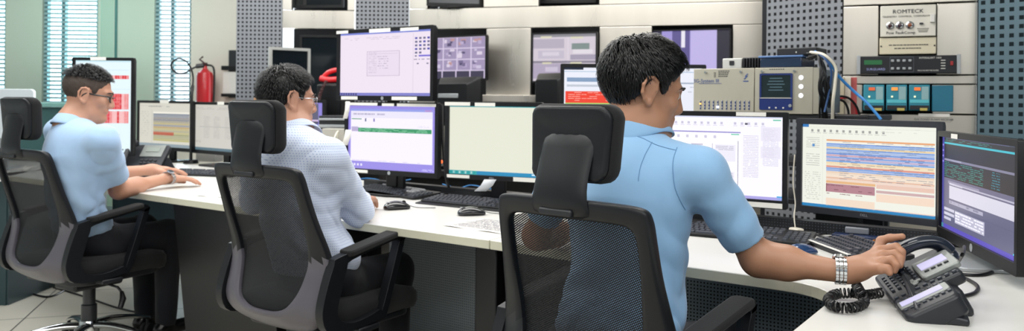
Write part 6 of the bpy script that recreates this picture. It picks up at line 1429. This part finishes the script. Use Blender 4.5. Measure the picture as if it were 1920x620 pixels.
t3, L3, b3 = person('person with short black hair in a sky blue short sleeved shirt reaching for the phone',
    c=pt(1209, 167, 2.10), face=(82, 14, 4), s=.99, neck=V3(.325, 2.10, 1.108), sh=None, chest=V3(.300, 2.055, .90), waist=V3(.295, 2.02, .72), hip=V3(hb[0] - .05, hb[1] - .04, .58),
    arms=[(V3(.462, 1.945, 1.015), pt(1420, 484, 1.97), wR, dict(custom=hand_near, ext=[pt(1700, 430, 1.8) - V3(hb[0] - .05, hb[1] - .04, 0), pt(1690, 520, 1.90) - V3(hb[0] - .05, hb[1] - .04, 0)], cut=.80)),
          (V3(.150, 2.19, 1.02), V3(.075, 2.32, .80), V3(.24, 2.58, .775), dict(dir=(.45, .88, -.05), side=(.85, -.4, 0), curl=.35))],
    legs=[(V3(hb[0] + .02, hb[1] - .04, .54), V3(hb[0] + .28, hb[1] + .22, .52), V3(hb[0] + .26, hb[1] + .20, .08), V3(hb[0] + .4, hb[1] + .38, .03)), (V3(hb[0] - .14, hb[1] + .04, .54), V3(hb[0] + .05, hb[1] + .36, .52), V3(hb[0] + .04, hb[1] + .33, .08), V3(hb[0] + .2, hb[1] + .5, .03))],
    shirt=SH1, skin=SKIN, sleeve='short', hair=hair_near, wrinkle_seed=3, hres=.0028, sl_r=.050)
def seam(t, shirt_o, pts, m):
    out = []
    for p in spline([Vector(q) for q in pts], 6):
        ok, loc, nrm, i = shirt_o.closest_point_on_mesh(p)
        out.append(loc + nrm * .0004)
    bm = BM(); tube(bm, out, .0011, 6); return ob('seam', bm, m, shirt_o)
M_seam = mat('seam_blue', '#5f88b0', .8, 0, .05, 30)
sh_o = [o for o in t3.children if o.name.startswith('shirt')][0]
for pl in ([(1168, 262, 2.05), (1200, 268, 2.02), (1235, 276, 1.98), (1268, 282, 1.95)], [(1268, 268, 1.95), (1262, 300, 1.93), (1266, 345, 1.92), (1280, 390, 1.93)], [(1222, 274, 2.0), (1208, 310, 1.98), (1203, 350, 1.97)]): seam(t3, sh_o, [pt(*q) - b3 for q in pl], M_seam)
watch(t3, pt(1576, 508, 1.845) - b3, pt(1590, 509, 1.84) - b3, .0315, (-.5, .6, .8), 'steel wristwatch on a link band')

# middle man -------------------------------------------------
hb = V3(B2.x, B2.y, 0); n2 = V3(math.sin(R(33)), math.cos(R(33)), 0)
t2_, L2, b2 = person('person in white finely patterned long sleeved shirt, elbow on the desk edge',
    c=pt(541, 187, 2.90), face=(54, 4, 0), s=.94, neck=V3(-.785, 2.865, 1.055), sh=None, chest=V3(-.765, 2.825, .90), waist=V3(-.735, 2.82, .72), hip=V3(hb[0] - .01, hb[1] - .06, .57),
    arms=[(V3(-.625, 2.735, .985), V3(-.560, 2.925, .785), V3(-.585, 3.16, .79), dict(dir=(.05, .99, -.05), side=(-1, 0, 0), curl=.45)),
          (V3(-.93, 2.95, .99), V3(-1.0, 3.12, .80), V3(-.82, 3.32, .785), dict(dir=(.6, .8, 0), side=(.8, -.5, 0), curl=.4))],
    legs=[(V3(hb[0] + .06, hb[1] - .04, .52), pt(742, 506, 3.12), V3(-.45, 3.08, .08), V3(-.36, 3.24, .03)), (V3(hb[0] - .10, hb[1] + .04, .52), V3(-.66, 3.30, .52), V3(-.70, 3.22, .08), V3(-.6, 3.38, .03))],
    shirt=SH2, skin=SKIN2, sleeve='long', hair=hair_mid, wrinkle_seed=11, hres=.0042)
glasses(t2_, L2, .94, mat('glasses_silver', '#b8bcc4', .2, 1), .0011)

# far man -------------------------------------------------
hb = V3(B1.x, B1.y, 0)
t1, L1, b1 = person('person with dark rimmed glasses and shaved sides typing in a pale blue short sleeved shirt',
    c=pt(166, 177, 3.60), face=(66, 12, 3), s=.98, neck=V3(-1.955, 3.56, 1.055), sh=None, chest=V3(-1.935, 3.55, .90), waist=V3(-1.945, 3.59, .72), hip=V3(hb[0] - .0, hb[1] - .05, .55),
    arms=[(V3(-1.755, 3.435, 1.00), pt(222, 356, 3.68), pt(312, 334, 3.95), dict(dir=(.75, .64, -.05), side=(-.6, .7, 0), curl=.25, r=1.1, cut=.72)),
          (V3(-2.10, 3.72, 1.02), V3(-2.06, 3.95, .80), pt(282, 318, 4.12), dict(dir=(.85, .5, 0), side=(.4, -.8, 0), curl=.25, r=1.1, cut=.72))],
    legs=[(V3(hb[0] + .08, hb[1] - .04, .50), V3(-1.70, 3.98, .51), V3(-1.72, 4.0, .08), V3(-1.62, 4.15, .03)), (V3(hb[0] - .08, hb[1] + .04, .50), V3(-1.90, 4.14, .51), V3(-1.88, 4.12, .08), V3(-1.8, 4.3, .03))],
    shirt=SH3, skin=SKIN2, sleeve='short', hair=hair_left, wrinkle_seed=21, hres=.0042, sl_r=.062)
glasses(t1, L1, .98, mat('glasses_black', '#0c0c0e', .25), .0028)
watch(t1, pt(316, 333, 3.94) - b1, pt(325, 331, 3.98) - b1, .032, (.2, -.7, .8), 'steel wristwatch with a dark dial')
